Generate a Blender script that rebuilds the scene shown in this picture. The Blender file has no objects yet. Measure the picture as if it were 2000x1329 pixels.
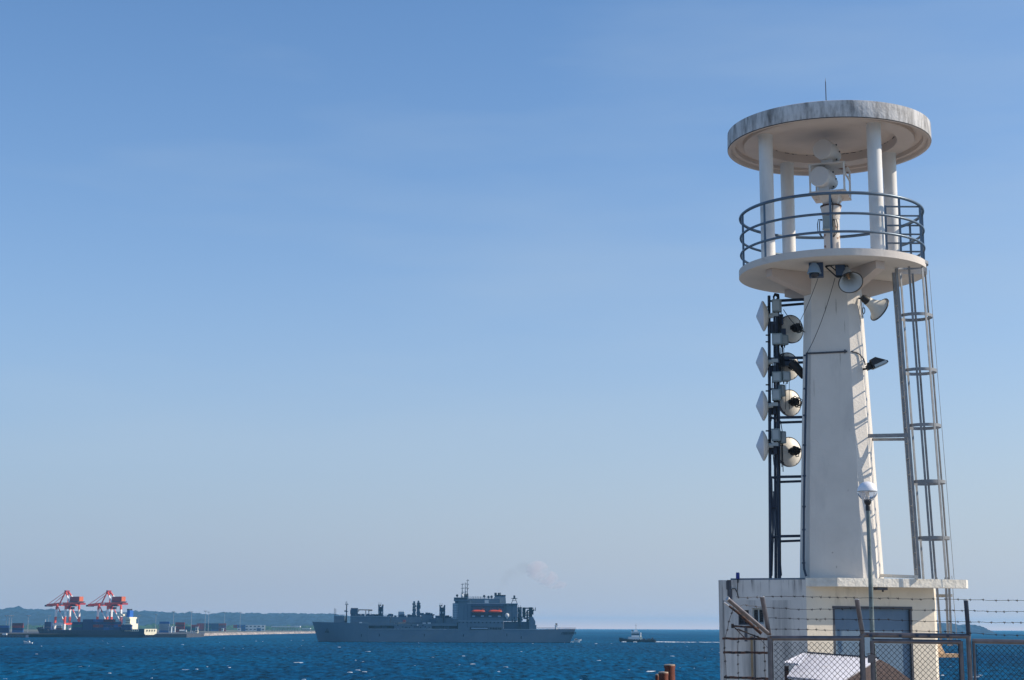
import bpy, bmesh, math, random
import numpy as np
from mathutils import Vector, Matrix, noise
rnd = random.Random(7)
R = math.radians
sc = bpy.context.scene
COL = sc.collection

# ------------------------------------------------------------------ camera
F = 3150.0; CX = 1000.0; CY = 664.5; H = 11.3      # H: eye height above the sea
PITCH = math.atan2(1225.8 - CY, F); ROLL = R(0.2)
cam_d = bpy.data.cameras.new("camera"); cam = bpy.data.objects.new("camera", cam_d); COL.objects.link(cam)
cam_d.sensor_width = 36.0; cam_d.lens = 36.0 * F / 2000.0
cam_d.clip_start = 0.5; cam_d.clip_end = 60000
cam.location = (0, 0, H)
cam.rotation_mode = 'QUATERNION'
cam.rotation_quaternion = (Matrix.Rotation(math.pi/2 + PITCH, 3, 'X') @ Matrix.Rotation(ROLL, 3, 'Z')).to_quaternion()
sc.camera = cam

# ------------------------------------------------------------------ sky, sun, exposure
SUN_AZ = R(89)       # from the camera's side (-y) towards +x
SUN_EL = R(34)
world = bpy.data.worlds.new("World"); sc.world = world; world.use_nodes = True
nt = world.node_tree; bg = nt.nodes["Background"]
sky = nt.nodes.new("ShaderNodeTexSky"); sky.sky_type = 'NISHITA'; sky.sun_disc = False
sky.sun_elevation = SUN_EL
sky.sun_rotation = math.pi - SUN_AZ
sky.altitude = 0; sky.air_density = 1.0; sky.dust_density = 0.3; sky.ozone_density = 4.0
# humid air low over the sea: the sky pales towards the horizon, a little brighter on the sun's side
WN_ = nt.nodes; WL = nt.links
def wmath(op, a, b_=None):
    n = WN_.new("ShaderNodeMath"); n.operation = op
    for i, v in enumerate((a, b_)):
        if v is None: continue
        if isinstance(v, (int, float)): n.inputs[i].default_value = v
        else: WL.new(v, n.inputs[i])
    return n.outputs[0]
wtc = WN_.new("ShaderNodeTexCoord"); wsx = WN_.new("ShaderNodeSeparateXYZ"); WL.new(wtc.outputs["Generated"], wsx.inputs[0])
tint = WN_.new("ShaderNodeMix"); tint.data_type = 'RGBA'; tint.blend_type = 'MULTIPLY'; tint.inputs[0].default_value = 1
tint.inputs[7].default_value = (.79, .97, 1.09, 1); WL.new(sky.outputs[0], tint.inputs[6])
elev = wmath('ABSOLUTE', wsx.outputs[2])
f1 = wmath('EXPONENT', wmath('MULTIPLY', wmath('POWER', wmath('DIVIDE', elev, .175), 1.5), -1.0))
hz_c = WN_.new("ShaderNodeMix"); hz_c.data_type = 'RGBA'
hz_c.inputs[6].default_value = (2.65, 3.1, 4.0, 1); hz_c.inputs[7].default_value = (3.65, 3.9, 4.4, 1)
mrx = WN_.new("ShaderNodeMapRange"); mrx.inputs[1].default_value = -.32; mrx.inputs[2].default_value = .34; WL.new(wsx.outputs[0], mrx.inputs[0]); WL.new(mrx.outputs[0], hz_c.inputs[0])
mixh = WN_.new("ShaderNodeMix"); mixh.data_type = 'RGBA'; f2 = wmath('EXPONENT', wmath('MULTIPLY', elev, -160.0))
hz_s = WN_.new("ShaderNodeVectorMath"); hz_s.operation = 'SCALE'; hz_s.inputs[0].default_value = (4.6, 2.2, .5); WL.new(f2, hz_s.inputs["Scale"])
hz_b = WN_.new("ShaderNodeVectorMath"); hz_b.operation = 'ADD'; WL.new(hz_c.outputs[2], hz_b.inputs[0]); WL.new(hz_s.outputs[0], hz_b.inputs[1])
WL.new(f1, mixh.inputs[0]); WL.new(tint.outputs[2], mixh.inputs[6]); WL.new(hz_b.outputs[0], mixh.inputs[7])
# very faint high cirrus veils
wmp = WN_.new("ShaderNodeMapping"); wmp.inputs["Scale"].default_value = (1.6, 1.6, 9.0); wmp.inputs["Rotation"].default_value = (0, R(14), 0); WL.new(wtc.outputs["Generated"], wmp.inputs[0])
wnz = WN_.new("ShaderNodeTexNoise"); wnz.inputs["Scale"].default_value = 1.6; wnz.inputs["Detail"].default_value = 5; WL.new(wmp.outputs[0], wnz.inputs["Vector"])
wmr = WN_.new("ShaderNodeMapRange"); wmr.inputs[1].default_value = .45; wmr.inputs[2].default_value = .8; wmr.inputs[4].default_value = .34; WL.new(wnz.outputs[0], wmr.inputs[0])
veil = WN_.new("ShaderNodeMix"); veil.data_type = 'RGBA'; veil.inputs[7].default_value = (3.2, 4.0, 4.9, 1); WL.new(wmr.outputs[0], veil.inputs[0]); WL.new(mixh.outputs[2], veil.inputs[6])
WL.new(veil.outputs[2], bg.inputs[0]); bg.inputs[1].default_value = 0.145
sd = Vector((math.sin(SUN_AZ)*math.cos(SUN_EL), -math.cos(SUN_AZ)*math.cos(SUN_EL), math.sin(SUN_EL)))
sun_d = bpy.data.lights.new("sun", 'SUN'); sun = bpy.data.objects.new("sun", sun_d); COL.objects.link(sun)
sun_d.energy = 5.0; sun_d.angle = R(0.5); sun_d.color = (1.0, 0.89, 0.74)
sun.rotation_mode = 'QUATERNION'; sun.rotation_quaternion = sd.to_track_quat('Z', 'Y')
sun.location = (60, 0, 60)
sc.view_settings.view_transform = 'Standard'; sc.view_settings.look = 'None'
sc.cycles.volume_bounces = 3
sc.view_settings.exposure = 0.0; sc.view_settings.gamma = 1.0

# ------------------------------------------------------------------ measuring helpers
def ray(px, py):
    x = px - CX; y = CY - py
    c, s = math.cos(ROLL), math.sin(ROLL)
    x, y = x*c - y*s, x*s + y*c
    return Vector((x, F*math.cos(PITCH) - y*math.sin(PITCH), F*math.sin(PITCH) + y*math.cos(PITCH)))
def W(px, py, Y):
    d = ray(px, py); return Vector((0, 0, H)) + d*(Y/d.y)
def S(px, py, z=0.0):
    d = ray(px, py); return Vector((0, 0, H)) + d*((z-H)/d.z)
def RP(px, py, p0, n):
    d = ray(px, py); o = Vector((0, 0, H)); return o + d*((p0-o).dot(n)/d.dot(n))
def az(a):      # horizontal unit vector, a degrees from -y towards +x
    return Vector((math.sin(R(a)), -math.cos(R(a)), 0))

# ------------------------------------------------------------------ materials
def mat(name, col, rough=0.7, metal=0.0, var=0.12, scale=3.0, bump=0.0, bscale=40.0,
        stain=None, st_amt=0.0, st_scale=(9, 9, 0.7), st_lo=0.5, st_hi=0.72, zwin=None, spec=0.5, spots=None, tint=None):
    m = bpy.data.materials.new(name); m.use_nodes = True
    t = m.node_tree; N = t.nodes; L = t.links
    b = N["Principled BSDF"]; b.inputs["Roughness"].default_value = rough
    b.inputs["Metallic"].default_value = metal; b.inputs["Specular IOR Level"].default_value = spec
    tc = N.new("ShaderNodeTexCoord")
    nz = N.new("ShaderNodeTexNoise"); nz.inputs["Scale"].default_value = scale; nz.inputs["Detail"].default_value = 6
    L.new(tc.outputs["Object"], nz.inputs["Vector"])
    mx = N.new("ShaderNodeMix"); mx.data_type = 'RGBA'
    a = [max(0, c*(1-var)) for c in col]; c2 = [min(1, c*(1+var)) for c in col]
    if tint: a = [a[i]*tint[i] for i in range(3)]
    mx.inputs[6].default_value = (*a, 1); mx.inputs[7].default_value = (*c2, 1)
    mr = N.new("ShaderNodeMapRange"); mr.inputs[1].default_value = 0.3; mr.inputs[2].default_value = 0.7
    L.new(nz.outputs[0], mr.inputs[0]); L.new(mr.outputs[0], mx.inputs[0])
    out = mx.outputs[2]
    if stain is not None:
        mp = N.new("ShaderNodeMapping"); mp.inputs["Scale"].default_value = st_scale
        L.new(tc.outputs["Object"], mp.inputs[0])
        n2 = N.new("ShaderNodeTexNoise"); n2.inputs["Scale"].default_value = 1.0; n2.inputs["Detail"].default_value = 8
        n2.inputs["Roughness"].default_value = 0.65
        L.new(mp.outputs[0], n2.inputs["Vector"])
        r2 = N.new("ShaderNodeMapRange"); r2.inputs[1].default_value = st_lo; r2.inputs[2].default_value = st_hi
        r2.inputs[3].default_value = 0; r2.inputs[4].default_value = st_amt
        L.new(n2.outputs[0], r2.inputs[0]); fac = r2.outputs[0]
        if zwin:
            sx = N.new("ShaderNodeSeparateXYZ"); L.new(tc.outputs["Object"], sx.inputs[0])
            r3 = N.new("ShaderNodeMapRange"); r3.inputs[1].default_value = zwin[0]; r3.inputs[2].default_value = zwin[1]
            L.new(sx.outputs[2], r3.inputs[0])
            mu = N.new("ShaderNodeMath"); mu.operation = 'MULTIPLY'
            L.new(fac, mu.inputs[0]); L.new(r3.outputs[0], mu.inputs[1]); fac = mu.outputs[0]
        m2 = N.new("ShaderNodeMix"); m2.data_type = 'RGBA'
        m2.inputs[7].default_value = (*stain, 1); L.new(out, m2.inputs[6]); L.new(fac, m2.inputs[0]); out = m2.outputs[2]
    if spots is not None:      # small blotches: rust, chips
        n4 = N.new("ShaderNodeTexNoise"); n4.inputs["Scale"].default_value = spots[1]; n4.inputs["Detail"].default_value = 4
        L.new(tc.outputs["Object"], n4.inputs["Vector"])
        r4 = N.new("ShaderNodeMapRange"); r4.inputs[1].default_value = spots[2]; r4.inputs[2].default_value = spots[2]+0.06
        L.new(n4.outputs[0], r4.inputs[0])
        m4 = N.new("ShaderNodeMix"); m4.data_type = 'RGBA'; m4.inputs[7].default_value = (*spots[0], 1)
        L.new(out, m4.inputs[6]); L.new(r4.outputs[0], m4.inputs[0]); out = m4.outputs[2]
    L.new(out, b.inputs["Base Color"])
    if bump > 0:
        n3 = N.new("ShaderNodeTexNoise"); n3.inputs["Scale"].default_value = bscale; n3.inputs["Detail"].default_value = 5
        L.new(tc.outputs["Object"], n3.inputs["Vector"])
        bp = N.new("ShaderNodeBump"); bp.inputs["Strength"].default_value = bump; bp.inputs["Distance"].default_value = 0.02
        L.new(n3.outputs[0], bp.inputs["Height"]); L.new(bp.outputs[0], b.inputs["Normal"])
    return m

M = {}
M['white'] = mat('white_painted_concrete', (.69, .64, .575), .75, var=.07, scale=1.4, bump=.35, bscale=22,
                 stain=(.30, .29, .28), st_amt=.45, st_scale=(2.6, 2.6, .5), st_lo=.55, st_hi=.85, spots=((.33, .31, .29), 5.0, .735))
M['roof'] = mat('weathered_roof_concrete', (.66, .64, .62), .8, var=.10, scale=3, bump=.5, bscale=18,
                stain=(.10, .09, .085), st_amt=.95, st_scale=(6, 6, 1.5), st_lo=.42, st_hi=.70, zwin=(-.34, .12))
M['soffit'] = mat('painted_soffit', (.58, .49, .43), .8, var=.06, scale=2, bump=.2, bscale=20)
M['rim'] = mat('black_edge_grime', (.035, .035, .04), .9)
M['wallgrey'] = mat('streaked_wall', (.62, .60, .57), .8, var=.07, scale=2, bump=.3, bscale=16,
                    stain=(.16, .17, .18), st_amt=.75, st_scale=(5, 5, .35), st_lo=.50, st_hi=.75)
M['parapet'] = mat('streaked_parapet', (.62, .60, .57), .8, var=.08, scale=3, bump=.3, bscale=16,
                   stain=(.07, .07, .075), st_amt=.95, st_scale=(13, 13, .9), st_lo=.52, st_hi=.68, zwin=(2.86, 3.22))
M['cream'] = mat('cream_wall', (.74, .655, .53), .8, var=.06, scale=2, bump=.3, bscale=16,
                 stain=(.33, .28, .20), st_amt=.6, st_scale=(3, 3, 1.0), st_lo=.55, st_hi=.8, spots=((.42, .36, .28), 7.0, .70))
M['slab'] = mat('rough_slab_plaster', (.72, .68, .60), .85, var=.12, scale=9, bump=1.0, bscale=14,
                stain=(.3, .27, .24), st_amt=.5, st_scale=(5, 5, 3), st_lo=.6, st_hi=.8)
M['rail'] = mat('galvanised_rail', (.11, .155, .205), .38, .35, var=.15, scale=6)
M['ladder'] = mat('galvanised_ladder', (.25, .255, .26), .5, .3, var=.2, scale=7, spots=((.24, .13, .07), 9.0, .70))
M['column'] = mat('painted_column', (.74, .72, .68), .55, var=.05, scale=2, stain=(.4, .38, .35), st_amt=.4, st_scale=(5, 5, .8), st_lo=.55, st_hi=.8)
M['mast'] = mat('dark_mast_steel', (.035, .05, .08), .45, .2, var=.25, scale=5)
M['dish'] = mat('dish_radome', (.62, .64, .68), .5, var=.04, scale=3)
M['dishback'] = mat('dish_back', (.82, .77, .68), .5, var=.08, scale=5, stain=(.5, .47, .42), st_amt=.5, st_scale=(4, 4, 2), st_lo=.5, st_hi=.8)
M['box'] = mat('radio_grey', (.26, .32, .33), .5, var=.08)
M['boxpanel'] = mat('radio_panel', (.40, .45, .46), .45, var=.06)
M['black'] = mat('black_rubber', (.015, .017, .02), .5)
M['navy'] = mat('blue_grey_box', (.05, .085, .15), .5, .1)
M['domegrey'] = mat('dome_housing', (.22, .32, .42), .4, var=.05)
M['horn'] = mat('horn_speaker', (.62, .59, .52), .45, var=.05, scale=4)
M['hornblue'] = mat('horn_speaker_cool', (.48, .52, .54), .45, var=.05, scale=4)
M['copper'] = mat('horn_throat', (.5, .3, .16), .5)
M['sensor'] = mat('sensor_housing', (.66, .63, .60), .4, var=.03)
M['rustywhite'] = mat('rusty_white_paint', (.66, .60, .54), .6, var=.06, spots=((.25, .11, .05), 9.0, .60))
M['pole'] = mat('lamp_pole_paint', (.15, .19, .19), .45, .2, var=.2, scale=12, stain=(.35, .36, .34), st_amt=.5, st_scale=(20, 20, 5), st_lo=.5, st_hi=.7)
M['cap'] = mat('opal_cap', (.86, .86, .90), .35, var=.01)
M['fence'] = mat('fence_pipe', (.15, .135, .14), .32, .6, var=.25, scale=9, spots=((.16, .075, .04), 14, .68))
M['fencelit'] = mat('lit_fence_pipe', (.52, .50, .49), .38, .6, var=.15, scale=9, spots=((.2, .1, .06), 16, .66))  # brighter copy of the fence pipe, sunlight put into its colour
M['wire'] = mat('mesh_wire', (.018, .02, .026), .6, .1)
M['barb'] = mat('barbed_wire', (.035, .03, .03), .6, .4)
M['rust'] = mat('rusty_bar', (.10, .05, .035), .85, var=.5, scale=18, spots=((.02, .02, .025), 25, .5))
M['pile'] = mat('rusty_pile', (.20, .055, .03), .85, var=.35, scale=4, bump=.6, bscale=10, stain=(.06, .02, .015), st_amt=.9, st_scale=(6, 6, .8), st_lo=.45, st_hi=.65)
M['piletop'] = mat('pile_top', (.45, .33, .24), .8, var=.2)
M['sheet'] = mat('corrugated_sheet', (.52, .53, .60), .5, .15, var=.06, scale=3, stain=(.4, .38, .36), st_amt=.5, st_scale=(3, 3, 3), st_lo=.55, st_hi=.75)
M['thatch'] = mat('brown_roof', (.10, .065, .05), .9, var=.3, scale=12, bump=.6, bscale=30)
M['shutter'] = mat('blue_shutter', (.115, .19, .275), .55, var=.12, scale=1.6, stain=(.22, .27, .31), st_amt=.55, st_scale=(4, 4, .6), st_lo=.5, st_hi=.8)
M['frame'] = mat('dark_frame', (.07, .075, .09), .6)
M['glassdark'] = mat('dark_glass', (.02, .025, .035), .15)
M['tan'] = mat('tan_pipe', (.30, .22, .13), .7, var=.2, scale=6)
M['concrete'] = mat('pier_concrete', (.36, .34, .30), .85, var=.15, scale=.8, bump=.4, bscale=8)
M['blue'] = mat('blue_lamp_plastic', (.01, .03, .22), .3)

# ------------------------------------------------------------------ mesh builder
class MB:
    def __init__(s): s.v = []; s.f = []; s.m = []; s.mi = 0; s.T = Matrix.Identity(4)
    def add(s, vs, fs):
        o = len(s.v); s.v += [s.T @ Vector(v) for v in vs]
        for f in fs: s.f.append([o+i for i in f]); s.m.append(s.mi)
        return s
    def box(s, c, d, rz=0, Mx=None):
        x, y, z = d[0]/2, d[1]/2, d[2]/2
        Q = Mx if Mx is not None else Matrix.Rotation(rz, 3, 'Z')
        vs = [Vector(c) + Q @ Vector(p) for p in ((-x,-y,-z),(x,-y,-z),(x,y,-z),(-x,y,-z),(-x,-y,z),(x,-y,z),(x,y,z),(-x,y,z))]
        return s.add(vs, [(3,2,1,0),(4,5,6,7),(0,1,5,4),(1,2,6,5),(2,3,7,6),(3,0,4,7)])
    def bar(s, p, q, w, h=None, up=(0,0,1)):       # square section bar
        p = Vector(p); q = Vector(q); h = h or w; d = (q-p); L = d.length; d.normalize()
        u = Vector(up); 
        if abs(d.dot(u)) > .98: u = Vector((0,1,0))
        a = d.cross(u).normalized(); b = a.cross(d)
        Mx = Matrix((a, d, b)).transposed()
        return s.box((p+q)/2, (w, L, h), Mx=Mx)
    def tube(s, p, q, r, n=10, r2=None, cap=True):
        return s.poly([p, q], [r, r if r2 is None else r2], n, cap=cap)
    def poly(s, pts, r, n=8, closed=False, cap=True):
        pts = [Vector(p) for p in pts]; k = len(pts)
        rs = r if isinstance(r, (list, tuple)) else [r]*k
        ref = None; vs = []
        for i in range(k):
            if closed: t = pts[(i+1) % k] - pts[i-1]
            else: t = pts[min(i+1, k-1)] - pts[max(i-1, 0)]
            t.normalize()
            if ref is None:
                ref = Vector((0,0,1)) if abs(t.z) < .9 else Vector((1,0,0))
            a = t.cross(ref).normalized(); ref = a.cross(t).normalized()
            for j in range(n):
                an = 2*math.pi*j/n
                vs.append(pts[i] + (a*math.cos(an) + ref*math.sin(an))*rs[i])
        fs = []
        for i in range(k if closed else k-1):
            i2 = (i+1) % k
            for j in range(n): fs.append((i*n+j, i*n+(j+1) % n, i2*n+(j+1) % n, i2*n+j))
        if cap and not closed:
            fs.append(tuple(range(n-1, -1, -1))); fs.append(tuple((k-1)*n+j for j in range(n)))
        return s.add(vs, fs)
    def lathe(s, prof, n=48, c=(0,0,0), axis=(0,0,1), closed=False, mats=None):
        ax = Vector(axis).normalized(); ref = Vector((0,0,1)) if abs(ax.z) < .9 else Vector((1,0,0))
        a = ax.cross(ref).normalized(); b = a.cross(ax)
        vs = []
        for (r_, z) in prof:
            for j in range(n):
                an = 2*math.pi*j/n
                vs.append(Vector(c) + ax*z + (a*math.cos(an) + b*math.sin(an))*r_)
        k = len(prof); o = len(s.v); s.v += [s.T @ v for v in vs]
        for i in range(k if closed else k-1):
            i2 = (i+1) % k
            if mats: s.mi = mats[i]
            for j in range(n):
                s.f.append([o+i*n+j, o+i*n+(j+1) % n, o+i2*n+(j+1) % n, o+i2*n+j]); s.m.append(s.mi)
        s.mi = 0
        return s
    def prism(s, poly, z0, z1):
        k = len(poly)
        vs = [(p[0], p[1], z0) for p in poly] + [(p[0], p[1], z1) for p in poly]
        fs = [tuple(range(k-1, -1, -1)), tuple(range(k, 2*k))] + [(i, (i+1) % k, k+(i+1) % k, k+i) for i in range(k)]
        return s.add(vs, fs)
    def loft(s, loops, cap=True):
        k = len(loops[0]); vs = [p for l in loops for p in l]; fs = []
        for i in range(len(loops)-1):
            for j in range(k): fs.append((i*k+j, i*k+(j+1) % k, (i+1)*k+(j+1) % k, (i+1)*k+j))
        if cap: fs.append(tuple(range(k-1, -1, -1))); fs.append(tuple((len(loops)-1)*k+j for j in range(k)))
        return s.add(vs, fs)
    def sphere(s, c, r, n=16, sc_=(1,1,1), lo=-90, hi=90, m=10):
        prof = []
        vs = []; 
        for i in range(m+1):
            la = R(lo + (hi-lo)*i/m)
            prof.append((max(1e-4, math.cos(la))*r, math.sin(la)*r))
        for (q, z) in prof:
            for j in range(n):
                an = 2*math.pi*j/n; vs.append((c[0]+q*math.cos(an)*sc_[0], c[1]+q*math.sin(an)*sc_[1], c[2]+z*sc_[2]))
        fs = [(i*n+j, i*n+(j+1) % n, (i+1)*n+(j+1) % n, (i+1)*n+j) for i in range(m) for j in range(n)]
        return s.add(vs, fs)
    def build(s, name, m, parent=None, loc=None, smooth=True):
        mats = m if isinstance(m, (list, tuple)) else [m]
        top = parent
        while top is not None and top.parent is not None: top = top.parent
        if top is not None: off = Vector(top.location)
        elif loc is not None: off = Vector(loc)
        else:
            mn = [min(v[i] for v in s.v) for i in range(3)]; mx = [max(v[i] for v in s.v) for i in range(3)]
            off = Vector(((mn[0]+mx[0])/2, (mn[1]+mx[1])/2, mn[2]))
        me = bpy.data.meshes.new(name)
        me.from_pydata([v-off for v in s.v], [], s.f)
        for q in mats: me.materials.append(q)
        me.polygons.foreach_set('material_index', s.m)
        bm = bmesh.new(); bm.from_mesh(me); bmesh.ops.recalc_face_normals(bm, faces=bm.faces); bm.to_mesh(me); bm.free()
        if smooth:
            me.polygons.foreach_set('use_smooth', [True]*len(me.polygons)); me.set_sharp_from_angle(angle=R(38))
        me.update()
        o = bpy.data.objects.new(name, me); COL.objects.link(o)
        if parent is not None: o.parent = parent
        else: o.location = off
        return o

def tag(o, label=None, cat=None, group=None, kind=None):
    if label: o['label'] = label
    if cat: o['category'] = cat
    if group: o['group'] = group
    if kind: o['kind'] = kind
    return o
def thing(name, loc, label, cat, group=None):
    o = bpy.data.objects.new(name, None); COL.objects.link(o); o.location = loc; o.empty_display_size = .2
    return tag(o, label, cat, group)
def copy_tree(o, parent=None):
    c = o.copy(); COL.objects.link(c)
    if parent is not None: c.parent = parent
    for ch in list(o.children): copy_tree(ch, c)
    return c

# ================================================================== SEA
def build_sea():
    rs = [5.0]
    while rs[-1] < 12800:
        r = rs[-1]
        if r < 60: d = 12
        elif r < 320: d = 3.0
        elif r < 760: d = 1.25
        elif r < 1700: d = 1.25 + (r-760)*.012
        else: d = r*.012
        rs.append(r+d)
    rs = np.array(rs)
    th_v = np.radians(np.linspace(-22, 22, 620))
    th_o = np.radians(np.array(list(range(26, 360-25, 4))))
    th = np.concatenate([th_v, th_o])
    nr, nth = len(rs), len(th)
    RR, TH = np.meshgrid(rs, th, indexing='ij')
    X = RR*np.sin(TH); Y = RR*np.cos(TH); Z = np.zeros_like(X)
    dr = np.gradient(rs)[:, None]; dth = RR*np.radians(44/620)
    spx = np.broadcast_to(dr, X.shape)
    rg = np.random.default_rng(3)
    for i in range(70):
        lam = 1.8*(14.0/1.8)**(rg.random()); k = 2*np.pi/lam
        a = R(-70) + rg.normal(0, .55)         # travel direction, from +y towards -x
        kx, ky = k*np.sin(a), k*np.cos(a)
        amp = .0062*lam**.85
        sp = np.maximum(abs(np.cos(a))*spx, abs(np.sin(a))*dth) if False else np.maximum(spx*abs(np.cos(a)), dth*abs(np.sin(a)))
        fade = np.clip((lam/np.maximum(sp, 1e-3) - 2.2)/2.0, 0, 1)
        ph = kx*X + ky*Y + rg.random()*6.28
        w = (1 - np.abs(np.sin(ph/2)))*2 - .73       # peaked crests
        Z += amp*fade*w
    Z[:, 620:] = 0
    v = np.stack([X, Y, Z], -1).reshape(-1, 3)
    idx = np.arange(nr*nth).reshape(nr, nth)
    a = idx[:-1, :]; b = np.roll(idx, -1, 1)[:-1, :]; c = np.roll(idx, -1, 1)[1:, :]; d = idx[1:, :]
    f = np.stack([a, d, c, b], -1).reshape(-1, 4)
    centre = idx[0, :]
    me = bpy.data.meshes.new('sea')
    nf = len(f)
    me.vertices.add(len(v)); me.vertices.foreach_set('co', v.ravel())
    me.loops.add(nf*4 + nth); me.polygons.add(nf+1)
    me.loops.foreach_set('vertex_index', np.concatenate([f.ravel(), centre[::-1]]))
    me.polygons.foreach_set('loop_start', np.append(np.arange(nf)*4, nf*4))
    me.update(calc_edges=True)
    me.polygons.foreach_set('use_smooth', [True]*(nf+1))
    me.validate()
    o = bpy.data.objects.new('sea', me); COL.objects.link(o)
    m = bpy.data.materials.new('sea_water'); m.use_nodes = True; t = m.node_tree; N = t.nodes; L = t.links
    b = N["Principled BSDF"]
    tc = N.new("ShaderNodeTexCoord")
    def nz(scale, det, vec=(1, 1, 1)):
        mp = N.new("ShaderNodeMapping"); mp.inputs["Scale"].default_value = vec; L.new(tc.outputs["Object"], mp.inputs[0])
        n = N.new("ShaderNodeTexNoise"); n.inputs["Scale"].default_value = scale; n.inputs["Detail"].default_value = det
        L.new(mp.outputs[0], n.inputs["Vector"]); return n
    n1 = nz(.9, 5); n2 = nz(.006, 4, (1, .35, 1)); n3 = nz(.46, 8, (1, .24, 1))
    mx = N.new("ShaderNodeMix"); mx.data_type = 'RGBA'
    mx.inputs[6].default_value = (.0002, .032, .088, 1); mx.inputs[7].default_value = (.0006, .068, .148, 1)
    mr = N.new("ShaderNodeMapRange"); mr.inputs[1].default_value = .35; mr.inputs[2].default_value = .65
    L.new(n2.outputs[0], mr.inputs[0]); L.new(mr.outputs[0], mx.inputs[0])
    mx2 = N.new("ShaderNodeMix"); mx2.data_type = 'RGBA'; mx2.blend_type = 'MULTIPLY'; mx2.inputs[0].default_value = .85
    mr3 = N.new("ShaderNodeMapRange"); mr3.inputs[1].default_value = .35; mr3.inputs[2].default_value = .65
    mr3.inputs[3].default_value = .2; mr3.inputs[4].default_value = 1.85
    L.new(n3.outputs[0], mr3.inputs[0]); L.new(mx.outputs[2], mx2.inputs[6]); L.new(mr3.outputs[0], mx2.inputs[7])
    N.remove(b); df = N.new("ShaderNodeBsdfDiffuse"); gl = N.new("ShaderNodeBsdfGlossy"); gl.inputs["Roughness"].default_value = .18; gl.inputs["Color"].default_value = (.5, .88, 1, 1)
    lw = N.new("ShaderNodeFresnel"); lw.inputs["IOR"].default_value = 1.33
    ml = N.new("ShaderNodeMath"); ml.operation = 'MULTIPLY'; ml.inputs[1].default_value = .075; L.new(lw.outputs[0], ml.inputs[0])
    ms = N.new("ShaderNodeMixShader"); L.new(ml.outputs[0], ms.inputs[0]); L.new(df.outputs[0], ms.inputs[1]); L.new(gl.outputs[0], ms.inputs[2])
    L.new(ms.outputs[0], N["Material Output"].inputs["Surface"])
    L.new(mx2.outputs[2], df.inputs["Color"])
    bp = N.new("ShaderNodeBump"); bp.inputs["Strength"].default_value = .9; bp.inputs["Distance"].default_value = .6
    L.new(n1.outputs[0], bp.inputs["Height"]); L.new(bp.outputs[0], df.inputs["Normal"]); L.new(bp.outputs[0], gl.inputs["Normal"]); L.new(bp.outputs[0], lw.inputs["Normal"])
    me.materials.append(m)
    tag(o, kind='structure'); tag(o, 'deep blue choppy sea reaching to the horizon')
    return o
sea = build_sea()

# foam flecks
foam_m = mat('foam', (.80, .84, .86), .8)
mb = MB()
def fleck(x, y, w, l, h, rz, z=.1):
    n = 9; pts = []
    for i in range(n):
        a = 2*math.pi*i/n; q = .55 + .45*rnd.random()
        pts.append((x + q*(w/2*math.cos(a)*math.cos(rz) - l/2*math.sin(a)*math.sin(rz)), y + q*(w/2*math.cos(a)*math.sin(rz) + l/2*math.sin(a)*math.cos(rz))))
    o = [(p[0], p[1], z-.12) for p in pts]; u = [(x+(p[0]-x)*.7, y+(p[1]-y)*.7, z+h*(.4+.6*rnd.random())) for p in pts]
    mb.add(o+u+[(x, y, z+h)], [(i, (i+1) % n, n+(i+1) % n, n+i) for i in range(n)] + [(n+i, n+(i+1) % n, 2*n) for i in range(n)])
for i in range(150):
    Yf = 340*(1500/340)**(rnd.random()**1.25); xf = rnd.uniform(-.36, .36)*Yf
    s_ = rnd.choice([.25, .3, .35, .4, .5, .6, .7, 1.3]) * (1 + Yf/1600)
    fleck(xf, Yf, 1.3*s_*rnd.uniform(.8, 2.4), .5*s_, .05*s_+.04, rnd.uniform(-.25, .25))
tag(mb.build('whitecap_foam', foam_m, loc=(0, 0, 0)), 'small white foam flecks scattered over the blue sea', 'foam', kind='stuff')

# ================================================================== LAND, QUAY, HILLS
land_m = mat('coastal_ground', (.13, .12, .08), .95, var=.5, scale=.02)
beach_m = mat('rubble_shore', (.36, .29, .24), .95, var=.8, scale=.22)
quay_m = mat('quay_concrete', (.06, .06, .07), .9, var=.3, scale=.05)
wood_m = mat('wooded_hill', (.010, .032, .066), .95, var=.6, scale=.03)
grass_m = mat('green_bank', (.022, .062, .024), .95, var=.4, scale=.03)
shore = [(-260, 1246.0), (60, 1247.6), (300, 1245.6), (385, 1243.2), (440, 1240.9), (520, 1239.0), (600, 1237.6), (680, 1236.4), (760, 1235.4)]
sh = [S(*p) for p in shore]
mb = MB()
k = len(sh)
vs = []; inner = []
for p in sh:
    d = Vector((p.x, p.y, 0)).normalized()
    vs.append((p.x, p.y, -2)); inner.append(Vector((p.x, p.y, 0)) + d*30)
loops = []
dense = []
for i in range(3, k-1):
    for j in range(40):
        t = j/40; dense.append(sh[i].lerp(sh[i+1], t))
dense.append(sh[-1])
rows = []
for row, (back, z) in enumerate([(0, -1.5), (4, .4), (12, 1.6), (26, 2.6), (40, 3.2)]):
    rr = []
    for p in dense:
        d = Vector((p.x, p.y, 0)).normalized()
        q = p + d*back; jz = (rnd.random()-.5)*(.0 if row in (0, 4) else 1.1)
        rr.append((q.x, q.y, z+jz))
    rows.append(rr)
nd = len(dense)
mb.add([v for r_ in rows for v in r_], [(i*nd+j, i*nd+j+1, (i+1)*nd+j+1, (i+1)*nd+j) for i in range(4) for j in range(nd-1)])
tag(mb.build('rubble_beach', beach_m, loc=(-450, 2400, 0)), 'pale rubble shore below the container yard', kind='structure')
mb = MB()
edge = [(sh[0].x, sh[0].y+40), (sh[2].x, sh[2].y+60)] + [(r_[0], r_[1]) for r_ in rows[4]]
far = [(-200, 6300), (-3200, 6300), (-3200, 1500), (-1400, 1400)]
poly = edge + far
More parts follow.
